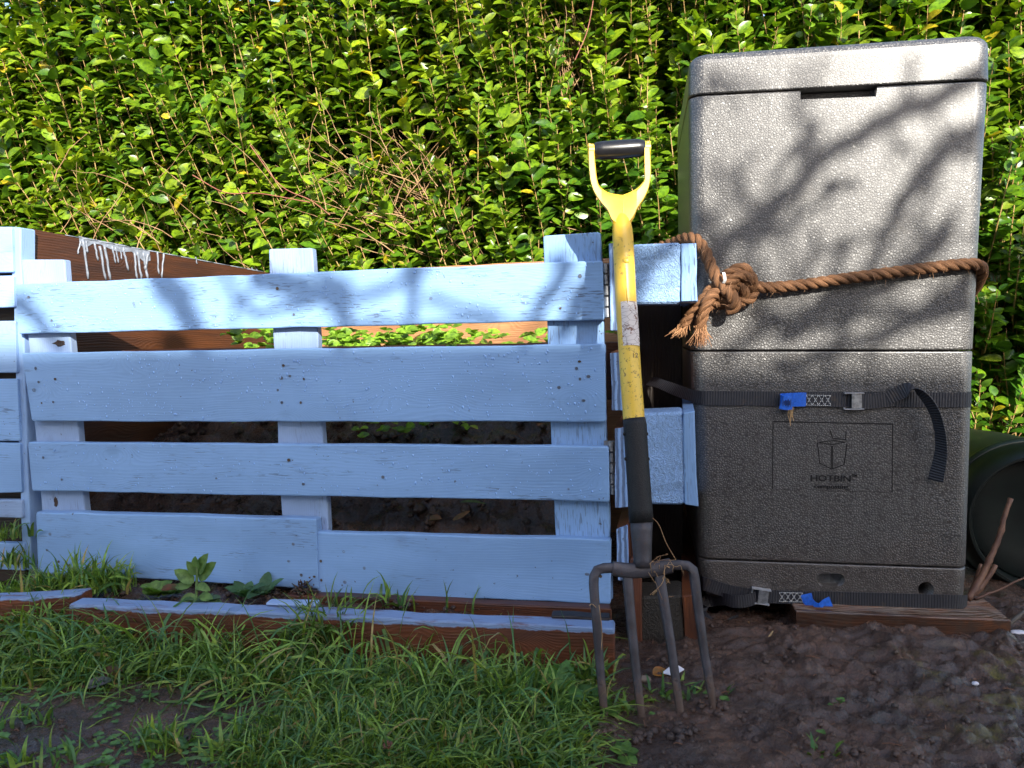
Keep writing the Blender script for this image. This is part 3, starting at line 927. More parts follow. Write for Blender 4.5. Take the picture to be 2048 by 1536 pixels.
body = shell('body', ES2, ES3)
lid = shell('lid', ES3, ET, rtop=0.026, out=0.0015)

def cut(o, m):
    """take a closed cutter away from a finished part"""
    c = m.build('cutter', M['void'], None)
    md = o.modifiers.new('cut', 'BOOLEAN'); md.object = c; md.operation = 'DIFFERENCE'; md.solver = 'EXACT'
    dg = bpy.context.evaluated_depsgraph_get()
    me = bpy.data.meshes.new_from_object(o.evaluated_get(dg))
    o.modifiers.clear(); o.data = me; flat_big(o)
    bpy.data.objects.remove(c)
def rounded_prism(px, r, d0, d1):
    pts = []
    n = 6
    (x0, y0), (x1, y1) = px
    for cx, cy, a0 in ((x1 - r, y0 + r, -90), (x1 - r, y1 - r, 0), (x0 + r, y1 - r, 90), (x0 + r, y0 + r, 180)):
        for i in range(n + 1):
            a = R(a0 + 90 * i / n); pts.append((cx + r * math.cos(a), cy + r * math.sin(a)))
    m = MB()
    m.loft([[on_plane(x, y, BINP) + BB * d for x, y in pts] for d in (d0, d1)])
    return m
cut(base, rounded_prism(((1634, 1147), (1689, 1172)), 11.5, -0.02, 0.16))
cut(base, rounded_prism(((1836, 1164), (1868, 1195)), 15.2, -0.02, 0.30))
mm = MB(); mm.loft([[on_plane(x, y, BINP) + BB * d for x, y in ((1601, 172), (1756, 168), (1752, 193), (1601, 199))] for d in (-0.02, 0.030)])
cut(body, mm)
mm = MB(); mm.loft([[on_plane(x, y, BINP) + BB * d for x, y in ((1601, 179), (1756, 170), (1756, 195), (1601, 200))] for d in (-0.02, 0.012)])
cut(lid, mm)
# vent mesh behind the slot
g = MB()
for i in range(22):
    x = 1634 + i * 2.5
    g.tube([on_plane(x, 1146, BINP) + BB * 0.022, on_plane(x, 1172, BINP) + BB * 0.022], 0.0006, 4)
for j in range(11):
    y = 1147 + j * 2.5
    g.tube([on_plane(1634, y, BINP) + BB * 0.0225, on_plane(1689, y, BINP) + BB * 0.0225], 0.0006, 4)
g.build('vent_mesh', M['galv'], cbin)

# raised black strokes painting groove shade of the moulded panel, pictogram and lettering
lg = MB()
def pline(pts, wd, mb=lg, h=0.0006):
    """a raised black stroke that paints groove shade on the face of the bin, points in picture px"""
    P = [on_plane(x, y, BINP) + BN * (h - 0.0010) for x, y in pts]
    for a, b in zip(P, P[1:]):
        t = (b - a); L = t.length; t /= L; s = t.cross(BN)
        mb.box((a + b) / 2, t * (L / 2 + wd * 0.4), s * wd / 2, BN * 0.0010)
pline([(1546, 843), (1785, 848)], 0.0024)
pline([(1546, 846), (1545, 977)], 0.0018)
pline([(1785, 850), (1784, 984)], 0.0018)
pline([(1545, 978), (1600, 980)], 0.0009)
pline([(1640, 981), (1784, 984)], 0.0009)
lg.build('logo_frame', M['void'], cbin)
lg = MB()
PIC = [[(1660, 861), (1665, 876), (1691, 879), (1692, 863)], [(1638, 885), (1664, 889), (1691, 884), (1668, 881), (1640, 884)], [(1635, 886), (1639, 926), (1663, 938), (1688, 929), (1694, 887)],
       [(1663, 892), (1662, 937)], [(1665, 892), (1665, 936)]]
for q in PIC: pline(q, 0.0018, lg)
lg.build('logo_pictogram', M['void'], cbin)

def text_mesh(name, body, px, py, size, pl, mat, parent, ext=0.0006, xs=1.0, off=0.0002, align='CENTER', normal=None, bold=0.0):
    cu = bpy.data.curves.new(name, 'FONT'); cu.body = body; cu.size = size; cu.extrude = ext; cu.align_x = align; cu.align_y = 'CENTER'; cu.offset = bold
    cu.resolution_u = 3
    o = bpy.data.objects.new(name, cu); COL.objects.link(o)
    me = bpy.data.meshes.new_from_object(o.evaluated_get(bpy.context.evaluated_depsgraph_get()))
    bpy.data.objects.remove(o)
    n = pl[1]; up = Vector((0, 0, 1)); x = up.cross(n)
    p = on_plane(px, py, pl) + n * off
    W = Matrix(((x.x * xs, up.x, n.x, p.x), (x.y * xs, up.y, n.y, p.y), (x.z * xs, up.z, n.z, p.z), (0, 0, 0, 1)))
    me.materials.clear()
    return link(name, me, mat, parent, W)
text_mesh('lettering', 'HOTBIN', 1661, 957, 0.0185, BINP, M['void'], cbin, xs=1.18, off=0.0009, bold=0.00022)
text_mesh('lettering', 'TM', 1709, 951, 0.0075, BINP, M['void'], cbin, off=0.0009, bold=0.00022)
text_mesh('lettering', 'composting', 1662, 973, 0.0125, BINP, M['void'], cbin, xs=1.18, off=0.0009, bold=0.00022)

# ------------------------------------------------------------------ ribbons (webbing)
def ribbon(name, pts, wid, mat, parent, thick=0.0016, side=None, sub=6):
    """flat webbing along pts; side: width direction(s)"""
    P = catmull(pts, sub) if sub > 1 else [Vector(p) for p in pts]
    S = catmull(side, sub) if isinstance(side, list) and sub > 1 else (side if isinstance(side, list) else [Vector(side)] * len(P))
    rings = []; L = [0.0]
    for i, p in enumerate(P):
        if i: L.append(L[-1] + (p - P[i - 1]).length)
        t = (P[min(i + 1, len(P) - 1)] - P[max(i - 1, 0)]).normalized()
        s = S[i]; s = (s - t * s.dot(t)).normalized(); nn = t.cross(s)
        rings.append([p + s * wid / 2 + nn * thick / 2, p - s * wid / 2 + nn * thick / 2, p - s * wid / 2 - nn * thick / 2, p + s * wid / 2 - nn * thick / 2])
    m = MB(); m.loft(rings)
    o = m.build(name, mat, parent, True, Matrix.Identity(4), R(40))
    me = o.data; uv = me.uv_layers.new(name='uv')
    for lp in me.loops:
        vi = lp.vertex_index
        uv.data[lp.index].uv = (L[vi // 4], (0, wid, wid, 0)[vi % 4])
    return o

def bin_ring_point(u_frac, ya, yb, off):
    pass

def strap_ring(yL, yR, off=0.0022, tilt=None):
    """points once round the bin at the height of the picture line yL..yR"""
    (a, za), (b, zb) = bu(1389 if yL < 1000 else 1402, yL), bu(1949 if yL < 1000 else 1937, yR)
    pts = rring(a - off, b + off, za, zb, CORN, 0, BDEP + off, 6, -off)
    return [Vector(p) for p in pts]
ZU = Vector((0, 0, 1))
def strap(label, yL, yR, wid):
    t = thing('lashing_strap', on_plane(1650, (yL + yR) / 2, BINP), label, 'strap', )
    pts = strap_ring(yL, yR); pts.append(pts[0].copy())
    ribbon('webbing', pts, wid, M['web'], t, 0.0018, ZU, 1)
    return t
def bpt(x, y, off): return on_plane(x, y, back(BINP, -off))
s1 = strap('black ratchet strap round the middle of the bin, blue tag and hanging tail', 796, 800, 0.031)
def buckle(x0, y0, x1, y1, parent, tilt=0.0):
    c = bpt((x0 + x1) / 2, (y0 + y1) / 2, 0.008)
    w_ = (bpt(x1, y0, 0) - bpt(x0, y0, 0)).length / 2; h_ = abs(bpt(x0, y0, 0).z - bpt(x0, y1, 0).z) / 2
    u = (BU * math.cos(tilt) + ZU * math.sin(tilt)); v = (ZU * math.cos(tilt) - BU * math.sin(tilt))
    m = MB()
    for s in (-1, 1):
        m.box(c + v * s * h_ * 0.93 , u * w_, BN * 0.006, v * 0.0012)
    m.box(c - u * w_ * 0.9 - BN * 0.004, u * 0.0015, BN * 0.0015, v * h_ * 0.93)
    m.tube([c + u * w_ * 0.72 - v * h_, c + u * w_ * 0.72 + v * h_], 0.0022, 8)
    o = m.build('buckle', M['chrome'], parent)
    m = MB()
    q = c + u * w_ * 0.25 + BN * 0.004
    n2 = (BN + u * 0.25).normalized(); u2 = n2.cross(v).normalized()
    m.box(q, u2 * w_ * 0.55, n2 * 0.0011, v * h_ * 0.80)
    m.box(q + n2 * 0.0014, u2 * w_ * 0.38, n2 * 0.0005, v * h_ * 0.55)
    m.build('buckle_lever', M['galv'], o)
    return o
buckle(1688, 785, 1727, 819, s1)
# doubled webbing each side of the buckle
ribbon('webbing_end', [bpt(1562, 797, 0.004), bpt(1600, 798, 0.0045), bpt(1650, 799, 0.0045), bpt(1692, 800, 0.006)], 0.030, M['web'], s1, 0.0018, ZU)
ribbon('webbing_end', [bpt(1712, 802, 0.008), bpt(1735, 803, 0.007), bpt(1757, 801, 0.0045), bpt(1790, 797, 0.0045)], 0.030, M['web'], s1, 0.0018, ZU)
ribbon('strap_tail', [bpt(1775, 797, 0.005), bpt(1798, 786, 0.009), bpt(1822, 777, 0.020), bpt(1846, 790, 0.030), bpt(1866, 818, 0.032), bpt(1879, 858, 0.028), bpt(1882, 905, 0.022), bpt(1871, 962, 0.014)],
       0.028, M['web'], s1, 0.0018,
       [ZU * 1.0 - BU * 0.1, ZU * 0.8 - BU * 0.5 - BN * 0.2, ZU * 0.35 - BU * 0.5 - BN * 0.9, BU * -0.45 - BN * 0.9 , BU * -0.45 - BN * 0.9 - ZU * 0.1, BU * -0.42 - BN * 0.9, BU * -0.5 - BN * 0.8, BU * -0.75 - BN * 0.4])
ribbon('strap_end', [bpt(1404, 795, 0.003), bpt(1380, 790, -0.02), bpt(1350, 779, -0.06), bpt(1318, 767, -0.10), bpt(1300, 762, -0.14)], 0.026, M['web'], s1, 0.0018,
       [ZU, ZU - BN * 0.2, ZU * 0.8 - BN * 0.6, ZU * 0.5 - BN * 0.8, ZU * 0.4 - BN * 0.9])
def stitching(x0, x1, y0, y1, parent, off=0.0062):
    m = MB()
    def dash(xa, ya, xb, yb, n):
        for i in range(n):
            s, e = (i + 0.12) / n, (i + 0.80) / n
            m.tube([bpt(xa + (xb - xa) * s, ya + (yb - ya) * s, off), bpt(xa + (xb - xa) * e, ya + (yb - ya) * e, off)], 0.0006, 4)
    dash(x0, y0, x1, y0 + 1, 12); dash(x0, y1, x1, y1 + 1, 12)
    k = 4
    for i in range(k):
        xa, xb = x0 + (x1 - x0) * i / k, x0 + (x1 - x0) * (i + 1) / k
        dash(xa, y0, xb, y1, 4); dash(xa, y1, xb, y0, 4)
    m.build('stitching', M['white'], parent)
stitching(1612, 1662, 790, 810, s1)
tg = ribbon('fabric_tag', [bpt(1612, 799, 0.006), bpt(1600, 799, 0.009), bpt(1575, 800, 0.011), bpt(1563, 801, 0.011), bpt(1562, 804, 0.019), bpt(1572, 806, 0.020), bpt(1584, 805, 0.017)], 0.029, M['bluetag'], s1, 0.001, ZU)
m = MB()                                         # faint print lines on the tag
for i in range(7):
    a = 1566 + i * 2.6
    m.box(bpt(a, 806, 0.0212), BU * 0.0006, BN * 0.0003, ZU * random.uniform(0.004, 0.008))
m.build('tag_print', M['void'], s1)
m = MB()
for i in range(6):
    x = 1578 + i * 1.8
    m.tube([bpt(x, 808, 0.008), bpt(x - 1 + random.uniform(-3, 3), 830, 0.009), bpt(x + random.uniform(-4, 4), 845 + random.uniform(-8, 8), 0.008)], 0.0007, 4)
tag(m.build('straw', M['straw'], None), 'wisp of dry orange straw hanging below the blue tag on the middle strap', 'straw')

s2 = thing('lashing_strap', on_plane(1650, 1195, BINP), 'muddy black strap round the foot of the bin with a curled blue tag', 'strap')
pts = strap_ring(1165, 1205); 
(aL, zL), (aR, zR) = bu(1402, 1178), bu(1937, 1206)
front = [bpt(1398, 1163, -0.03), bpt(1404, 1166, -0.006), bpt(1412, 1168, 0.003), bpt(1455, 1182, 0.003), bpt(1505, 1191, 0.0035), bpt(1560, 1194, 0.0035), bpt(1640, 1196, 0.003), bpt(1750, 1199, 0.003), bpt(1860, 1202, 0.003)]
rr = [p for p in strap_ring(1178, 1205)]
front = front[:-1] + [bpt(1850, 1202, 0.003), bpt(1900, 1203.5, 0.003), bpt(1921, 1204, -0.002), bpt(1931, 1204, -0.014), bpt(1934, 1203, -0.05), bpt(1934, 1201, -0.20)]
ribbon('webbing', front, 0.029, M['web'], s2, 0.0018, ZU)
buckle(1502, 1177, 1540, 1207, s2, -0.12)
ribbon('webbing_end', [bpt(1530, 1193, 0.008), bpt(1560, 1194, 0.006), bpt(1612, 1196, 0.006), bpt(1640, 1197, 0.005)], 0.028, M['web'], s2, 0.0018, ZU)
stitching(1558, 1606, 1185, 1203, s2, 0.0078)
ribbon('fabric_tag', [bpt(1612, 1188, 0.010), bpt(1617, 1203, 0.016), bpt(1628, 1214, 0.022), bpt(1640, 1217, 0.024), bpt(1650, 1209, 0.020), bpt(1662, 1203, 0.016)], 0.023, M['bluetag'], s2, 0.001,
       [BU * 0.4 + ZU * 0.5, BU * 0.2 + ZU * 0.9, ZU, ZU, ZU * 0.9 - BU * 0.1, ZU])
ribbon('strap_tail', [bpt(1512, 1196, 0.012), bpt(1490, 1202, 0.02), bpt(1468, 1203, 0.02), bpt(1448, 1198, 0.006), bpt(1425, 1200, -0.03), bpt(1408, 1205, -0.02), bpt(1405, 1222, 0.01), bpt(1425, 1246, 0.012), bpt(1450, 1254, 0.01), bpt(1478, 1240, -0.01)],
       0.027, M['web'], s2, 0.0018, [ZU, ZU, ZU, ZU, ZU, ZU - BN, ZU - BN * 2, -BN + ZU * 0.6, -BN + ZU * 0.6, ZU])

# ------------------------------------------------------------------ rope
rp = thing('rope', bpt(1480, 590, 0.02), 'thick brown coir rope knotted at the pallet block and stretched across the bin', 'rope')
def rope_piece(mb, uvs, pts, rad, step=0.004, pitch=0.062, taper=None, phase=0.0):
    P = resample(catmull(pts, 10), step)
    a = (P[1] - P[0]).orthogonal().normalized()
    fr = []; s = 0.0; SS = []
    for i, p in enumerate(P):
        if i: s += (p - P[i - 1]).length
        t = (P[min(i + 1, len(P) - 1)] - P[max(i - 1, 0)]).normalized()
        a = (a - t * a.dot(t)).normalized(); fr.append((p, a.copy(), t.cross(a))); SS.append(s)
    for k in range(3):
        ctr = []
        for (p, x, y), s in zip(fr, SS):
            an = 2 * math.pi * (s / pitch + k / 3) + phase
            ctr.append(p + (x * math.cos(an) + y * math.sin(an)) * rad * 0.50)
        b0 = len(mb.v)
        mb.tube(ctr, [rad * 0.56 * (taper(i / len(ctr)) if taper else 1) for i in range(len(ctr))], 10)
        for i, s in enumerate(SS):
            for q in range(10): uvs.append((s, q / 10))
    return fr
mb, uvs = MB(), []
RR = 0.0120
rope_piece(mb, uvs, [bpt(1940, 590, -0.12), bpt(1955, 566, -0.055), bpt(1964, 543, -0.016), bpt(1952, 529, 0.009), bpt(1900, 531, 0.0145), bpt(1800, 543, 0.0145), bpt(1700, 556, 0.0145), bpt(1600, 570, 0.016), bpt(1530, 575, 0.022), bpt(1490, 569, 0.034), bpt(1462, 572, 0.045), bpt(1450, 590, 0.052)], RR * 0.98)
rope_piece(mb, uvs, [bpt(1305, 500, -0.10), bpt(1345, 487, -0.05), bpt(1372, 477, -0.005), bpt(1392, 480, 0.02), bpt(1408, 500, 0.032), bpt(1420, 528, 0.034), bpt(1433, 556, 0.040), bpt(1450, 577, 0.046), bpt(1464, 592, 0.052), bpt(1470, 610, 0.050), bpt(1458, 622, 0.036)], RR * 1.06, phase=1.0)
rope_piece(mb, uvs, [bpt(1442, 566, 0.030), bpt(1452, 552, 0.036), bpt(1468, 541, 0.040), bpt(1486, 536, 0.036), bpt(1496, 546, 0.028), bpt(1504, 560, 0.022), bpt(1500, 574, 0.016)], RR * 0.98, phase=2.0)
rope_piece(mb, uvs, [bpt(1440, 570, 0.040), bpt(1462, 561, 0.050), bpt(1480, 551, 0.050), bpt(1498, 556, 0.044), bpt(1508, 568, 0.032), bpt(1508, 582, 0.024)], RR * 0.92, phase=0.5)
rope_piece(mb, uvs, [bpt(1410, 610, 0.022), bpt(1432, 606, 0.026), bpt(1455, 600, 0.030), bpt(1478, 603, 0.030), bpt(1498, 598, 0.026), bpt(1508, 584, 0.022), bpt(1500, 568, 0.024)], RR * 0.98, phase=2.5)
rope_piece(mb, uvs, [bpt(1424, 604, 0.018), bpt(1445, 610, 0.016), bpt(1470, 604, 0.018), bpt(1490, 588, 0.034), bpt(1478, 570, 0.046)], RR * 0.9, phase=0.2)
rope_piece(mb, uvs, [bpt(1440, 574, 0.024), bpt(1424, 576, 0.028), bpt(1411, 592, 0.032), bpt(1398, 608, 0.030), bpt(1384, 624, 0.024), bpt(1374, 640, 0.020), bpt(1366, 653, 0.018)], RR * 0.9, phase=1.7)
rope_piece(mb, uvs, [bpt(1440, 585, 0.040), bpt(1424, 590, 0.044), bpt(1414, 606, 0.046), bpt(1407, 626, 0.044), bpt(1402, 646, 0.040), bpt(1400, 660, 0.038)], RR * 1.0, phase=0.9)
ro = mb.build('rope_strands', M['rope'], rp, True, Matrix.Identity(4))
uvl = ro.data.uv_layers.new(name='uv')
for lp in ro.data.loops: uvl.data[lp.index].uv = uvs[lp.vertex_index]
def fray(c, d, n, L, spread):
    m = MB(); d = Vector(d).normalized()
    for _ in range(n):
        o1 = Vector((random.gauss(0, 1), random.gauss(0, 1), random.gauss(0, 0.3))) * 0.0042
        o2 = Vector((random.gauss(0, 1), random.gauss(0, 1), random.gauss(0, 0.3))) * spread
        k = L * random.uniform(0.55, 1.15)
        m.tube([c + o1, c + o1 + d * k * 0.5 + o2 * 0.4, c + o1 + d * k + o2], [0.0011, 0.0009, 0.0004], 3, False)
    m.build('frayed_end', M['fibre'], rp, True)
pa = bpt(1368, 650, 0.019); fray(pa, bpt(1352, 674, 0.014) - pa, 190, 0.026, 0.0075)
pb = bpt(1400, 652, 0.039); fray(pb, bpt(1398, 690, 0.034) - pb, 230, 0.036, 0.0085)
m = MB()                                          # loose hairs along the rope
for i in range(520):
    v0 = random.choice(mb.v)
    d = Vector((random.gauss(0, 1), random.gauss(0, 0.6) - 0.5, random.gauss(0, 1))).normalized() * random.uniform(0.006, 0.018)
    m.tube([v0, v0 + d * 0.6, v0 + d + Vector((0, 0, -0.003))], [0.0004, 0.0003, 0.0002], 3, False)
m.build('loose_hairs', M['fibre'], rp)
ribbon('whipping_tape', [bpt(1447, 545, 0.058), bpt(1449, 552, 0.0635), bpt(1450, 560, 0.063), bpt(1447, 566, 0.058)], 0.0055, M['white'], rp, 0.0012, BU)

# ------------------------------------------------------------------ garden fork
FK0 = Vector((on_z(1320, 1462, 0.0).x, 1.226, 0)); FD = Vector((0, 0.262, 1)).normalized()
FKP = (FK0, FD.cross(Vector((1, 0, 0))).normalized())
if FKP[1].y > 0: FKP = (FK0, -FKP[1])
FN = FKP[1]
def fp(x, y, off=0.0): return on_plane(x, y, (FKP[0] + FN * off, FN))
fk = thing('garden_fork', fp(1320, 1462), 'yellow handled garden fork leaning upright, four steel tines pushed into the mud', 'garden fork')
def ptube(pts, rads, n=14): 
    m = MB(); m.tube(pts, rads, n); return m
pxm = 1.42 / FPX
sh = [(1238, 408), (1243, 440), (1245, 470), (1247, 520), (1252, 600), (1257, 680), (1262, 760), (1268, 838)]
shr = [24, 24, 22.5, 21.5, 21.5, 21.5, 21.5, 21.5]
SFX = [(1240, 412, 1), (1241, 418, 7), (1242, 428, 13), (1243, 442, 18), (1245, 462, 20.4), (1247, 500, 20.8), (1252, 600, 20.6), (1257, 680, 20.6), (1262, 760, 20.6), (1268, 838, 20.6)]
pts = resample(catmull([fp(x, y) for x, y, _ in SFX], 6), 0.015)
zs_ = [fp(x, y).z for x, y, _ in SFX]
def rad_at(z):
    for (x, y, r), (x2, y2, r2), za, zb in zip(SFX, SFX[1:], zs_, zs_[1:]):
        if zb <= z <= za: return (r + (r2 - r) * (za - z) / (za - zb)) * pxm
    return SFX[-1][2] * pxm
ptube(pts, [rad_at(p.z) for p in pts], 20).build('shaft', M['yellow'], fk, True, None, R(50))
# yoke: two arms and a web, drawn as outline with real thickness
outer = [(1176, 286), (1177, 330), (1180, 360), (1188, 385), (1203, 408), (1216, 424), (1223, 444), (1225, 462), (1226, 480)]
outer_r = [(1299, 281), (1302, 330), (1301, 358), (1296, 380), (1286, 402), (1274, 420), (1268, 436), (1267, 455), (1267, 478)]
inner = [(1188, 290), (1191, 330), (1195, 362), (1202, 375), (1217, 385), (1236, 389)]
inner_r = [(1288, 290), (1288, 330), (1289, 356), (1284, 366), (1272, 378), (1256, 386)]
def thick_outline(loop, t0, t1):
    m = MB()
    m.loft([[fp(x, y, t) for x, y in loop] for t in (t0, t0 + 0.003, t1 - 0.003, t1)], cap=True)
    return m
loopL = outer + outer_r[::-1] + inner_r + inner[::-1]
# build as strips between outer and inner
def yoke():
    m = MB()
    nL = catmull([Vector((x, y, 0)) for x, y in outer[:6]], 4); nI = catmull([Vector((x, y, 0)) for x, y in inner], 5)
    def samp(c, t):
        k = t * (len(c) - 1); i = min(len(c) - 2, int(k)); return c[i].lerp(c[i + 1], k - i)
    def side(outr, inn, hw=0.013):
        co = catmull([Vector((x, y, 0)) for x, y in outr], 5); ci = catmull([Vector((x, y, 0)) for x, y in inn], 5)
        rings = []
        for i in range(31):
            t = i / 30
            a, b = samp(co, min(1, t * 1.0)), samp(ci, t)
            hw2 = hw * (1 - 0.18 * math.sin(t * math.pi))
            e = 0.12
            a2, b2 = a.lerp(b, e), a.lerp(b, 1 - e)
            rings.append([fp(a.x, a.y, hw2 * 0.55), fp(a2.x, a2.y, hw2), fp(b2.x, b2.y, hw2), fp(b.x, b.y, hw2 * 0.6), fp(b.x, b.y, -hw2 * 0.6), fp(b2.x, b2.y, -hw2), fp(a2.x, a2.y, -hw2), fp(a.x, a.y, -hw2 * 0.55)])
        m.loft(rings)
    side(outer[:7] + [(1231, 452), (1243, 470)], inner + [(1246, 390)])
    side(outer_r[:7] + [(1258, 452), (1245, 470)], inner_r + [(1246, 390)])
    return m
yk = yoke().build('yoke', M['yellow'], fk, True, None, R(42))
gp_ = [fp(x, y) for x, y in ((1187, 302), (1191, 302), (1205, 301), (1240, 299), (1275, 296), (1286, 296), (1290, 296))]
ptube(gp_, [14 * pxm, 17 * pxm, 18.6 * pxm, 19.3 * pxm, 18.2 * pxm, 16.5 * pxm, 13.5 * pxm], 20).build('grip', M['black'], fk, True)
m = MB()
for x, y in ((1182, 303), (1294, 297)):
    m = MB(); c = fp(x, y, 0); m.tube([c - Vector((0.005, 0, 0)), c + Vector((0.005, 0, 0))], 0.014, 16)
    m.build('grip_boss', M['yellow'], yk, True, None, R(50))
c = fp(1253, 520, 20.6 * pxm); m = MB(); m.tube([c - FN * 0.003, c + FN * 0.0012, c + FN * 0.002], [0.0062, 0.0058, 0.0045], 16)
m.build('rivet', M['yellow'], fk, True, None, R(40))
# moulded seam line down the shaft
m = MB(); m.tube([fp(1250, 535, 20.9 * pxm), fp(1255, 605, 20.9 * pxm)], 0.0008, 6); m.build('moulding_seam', M['yellow'], fk, True)
# sticker wraps part of the shaft
def wrap_patch(y0, y1, a0, a1, extra, name, mat, n=12, rows=10):
    V = []; F = []
    for j in range(rows + 1):
        s = j / rows; y = y0 + (y1 - y0) * s
        cx = 1247 + (y - 500) * 0.0618
        cc = fp(cx, y); r = 20.6 * pxm + extra
        for i in range(n + 1):
            a = a0 + (a1 - a0) * i / n
            if j in (0, rows): a = a0 + (a1 - a0) * (0.06 + 0.88 * i / n)
            V.append(cc + Vector((1, 0, 0)) * r * math.sin(a) + FN * r * math.cos(a))
    for j in range(rows):
        for i in range(n): F.append([j * (n + 1) + i, j * (n + 1) + i + 1, (j + 1) * (n + 1) + i + 1, (j + 1) * (n + 1) + i])
    return obj(name, V, F, mat, fk, True)
wrap_patch(608, 695, R(-52), R(62), 0.0006, 'sticker', M['sticker'])
text_mesh('moulded_number', '12', 1270, 711, 0.012, (fp(1259, 711, 20.6 * pxm), FN), M['rust'], fk, ext=0.0002)
# black socket, steel neck, crossbar and tines
SK = [(1268, 838, 21.6), (1270, 850, 22.2), (1273, 900, 22), (1277, 960, 22), (1281, 1020, 22.5), (1283, 1045, 22.5)]
ptube([fp(x, y) for x, y, _ in SK], [r * pxm for *_, r in SK], 20).build('socket', M['sleeve'], fk, True)
NK = [(1283, 1040, 21.5), (1283, 1062, 20.5), (1284, 1090, 18.5), (1285, 1120, 17), (1285, 1134, 18)]
ptube([fp(x, y) for x, y, _ in NK], [r * pxm for *_, r in NK], 16).build('neck', M['steel'], fk, True)
for x, y in ((1250, 868), (1292, 868), (1253, 918), (1295, 918)):
    m = MB()
    m.tube([fp(x, y, 0.004), fp(x + (4 if x > 1270 else -4), y, 0.004)], [0.004, 0.0025], 10)
    m.build('socket_rivet', M['sleeve'], fk, True)
def square_bar(pts, wpx, off=None, tip=False):
    P = resample(catmull(pts, 6), 0.012)
    n = len(P); rings = []
    for i, p in enumerate(P):
        t = (P[min(i + 1, n - 1)] - P[max(i - 1, 0)]).normalized()
        s = t.cross(FN).normalized()
        k = wpx * pxm / 2 * (1 - 0.30 * (i / n) if tip else 1)
        if tip and i > n - 4: k *= (n - i) / 4 * 0.6 + 0.4
        q = k * 0.72
        rings.append([p + s * k * 0.75 + FN * q, p + s * k + FN * q * 0.6, p + s * k - FN * q * 0.6, p + s * k * 0.75 - FN * q, p - s * k * 0.75 - FN * q, p - s * k - FN * q * 0.6, p - s * k + FN * q * 0.6, p - s * k * 0.75 + FN * q])
    m = MB(); m.loft(rings); return m
cb = square_bar([fp(1225, 1137), fp(1255, 1141), fp(1285, 1141), fp(1315, 1137), fp(1342, 1131)], 27)
cb.build('crossbar', M['steel'], fk, True, None, R(50))
TN = [[(1250, 1137), (1215, 1136), (1196, 1139), (1188, 1152), (1188, 1180), (1192, 1230), (1199, 1320), (1206, 1400), (1212, 1470)],
      [(1254, 1140), (1257, 1180), (1263, 1250), (1270, 1320), (1279, 1400), (1290, 1478)],
      [(1317, 1136), (1324, 1180), (1334, 1240), (1346, 1320), (1357, 1400), (1368, 1474)],
      [(1318, 1131), (1352, 1130), (1374, 1131), (1386, 1140), (1390, 1165), (1397, 1220), (1408, 1300), (1418, 1360), (1428, 1425)]]
for q in TN: square_bar([fp(x, y) for x, y in q], 18.5, tip=True).build('tine', M['steel'], fk, True, None, R(50))
m = MB()
for i in range(8):                                # roots caught on the head of the fork
    x, y = random.uniform(1290, 1345), random.uniform(1100, 1150)
    p = fp(x, y, 0.012); pts = [p]
    for k in range(5): 
        p = p + Vector((random.gauss(0, 0.010), random.gauss(0, 0.003), random.gauss(-0.004, 0.010))); pts.append(p)
    m.tube(catmull(pts, 3), 0.00045, 4)
for a in ([(1304, 1035), (1318, 1050), (1332, 1085), (1352, 1120)], [(1192, 1215), (1184, 1208), (1178, 1212)], [(1198, 1210), (1204, 1260), (1203, 1300)], [(1330, 1130), (1325, 1165), (1300, 1190)]):
    m.tube(catmull([fp(x, y, 0.010) for x, y in a], 5), 0.0007, 4)
tag(m.build('root_strands', M['twig'], None, True), 'tangle of pale thin roots caught on the head of the fork', 'roots')

# ------------------------------------------------------------------ decking offcut under the bin
def decking():
    tl, tr = on_plane(1593, 1229, plane(1800, 1250, 1.52, R(9.7))), on_plane(2022, 1236, plane(1800, 1250, 1.52, R(9.7)))
    z = 0.051; tl.z = z; tr.z = z
    u = (tr - tl).normalized(); dv = Vector((-u.y, u.x, 0)); D = 0.145; n = 14
    m = MB(); prof = []
    prof.append((0, -0.045)); prof.append((0, -0.003)); prof.append((0.003, 0))
    for i in range(n):
        a = 0.008 + (D - 0.016) * i / n; s = (D - 0.016) / n
        prof += [(a, 0), (a + s * 0.2, -0.006), (a + s * 0.5, -0.006), (a + s * 0.8, 0)]
    prof += [(D - 0.003, 0), (D, -0.003), (D, -0.045)]
    rings = []
    for i in range(13):
        p = tl.lerp(tr, i / 12)
        rings.append([p + dv * a + Vector((0, 0, h + random.uniform(-0.0006, 0.0006))) for a, h in prof])
    m.loft(rings)
    c = (tl + tr) / 2
    W = Matrix(((u.x, dv.x, 0, c.x), (u.y, dv.y, 0, c.y), (0, 0, 1, c.z), (0, 0, 0, 1)))
    tag(m.build('decking_board', M['deck'], None, False, W), 'wet muddy offcut of grooved decking under the right half of the bin', 'decking board')
decking()
sb0 = B0 + BU * -0.26 + BB * 0.16 + ZU * 0.060
tag(board('bearer', sb0, sb0 - ZU * 0.05, sb0 + BU * 0.5, sb0 + BU * 0.5 - ZU * 0.05, BB * 0.34, M['brown'], None), 'dark wooden bearer hidden in the shade under the back of the bin', 'bearer')

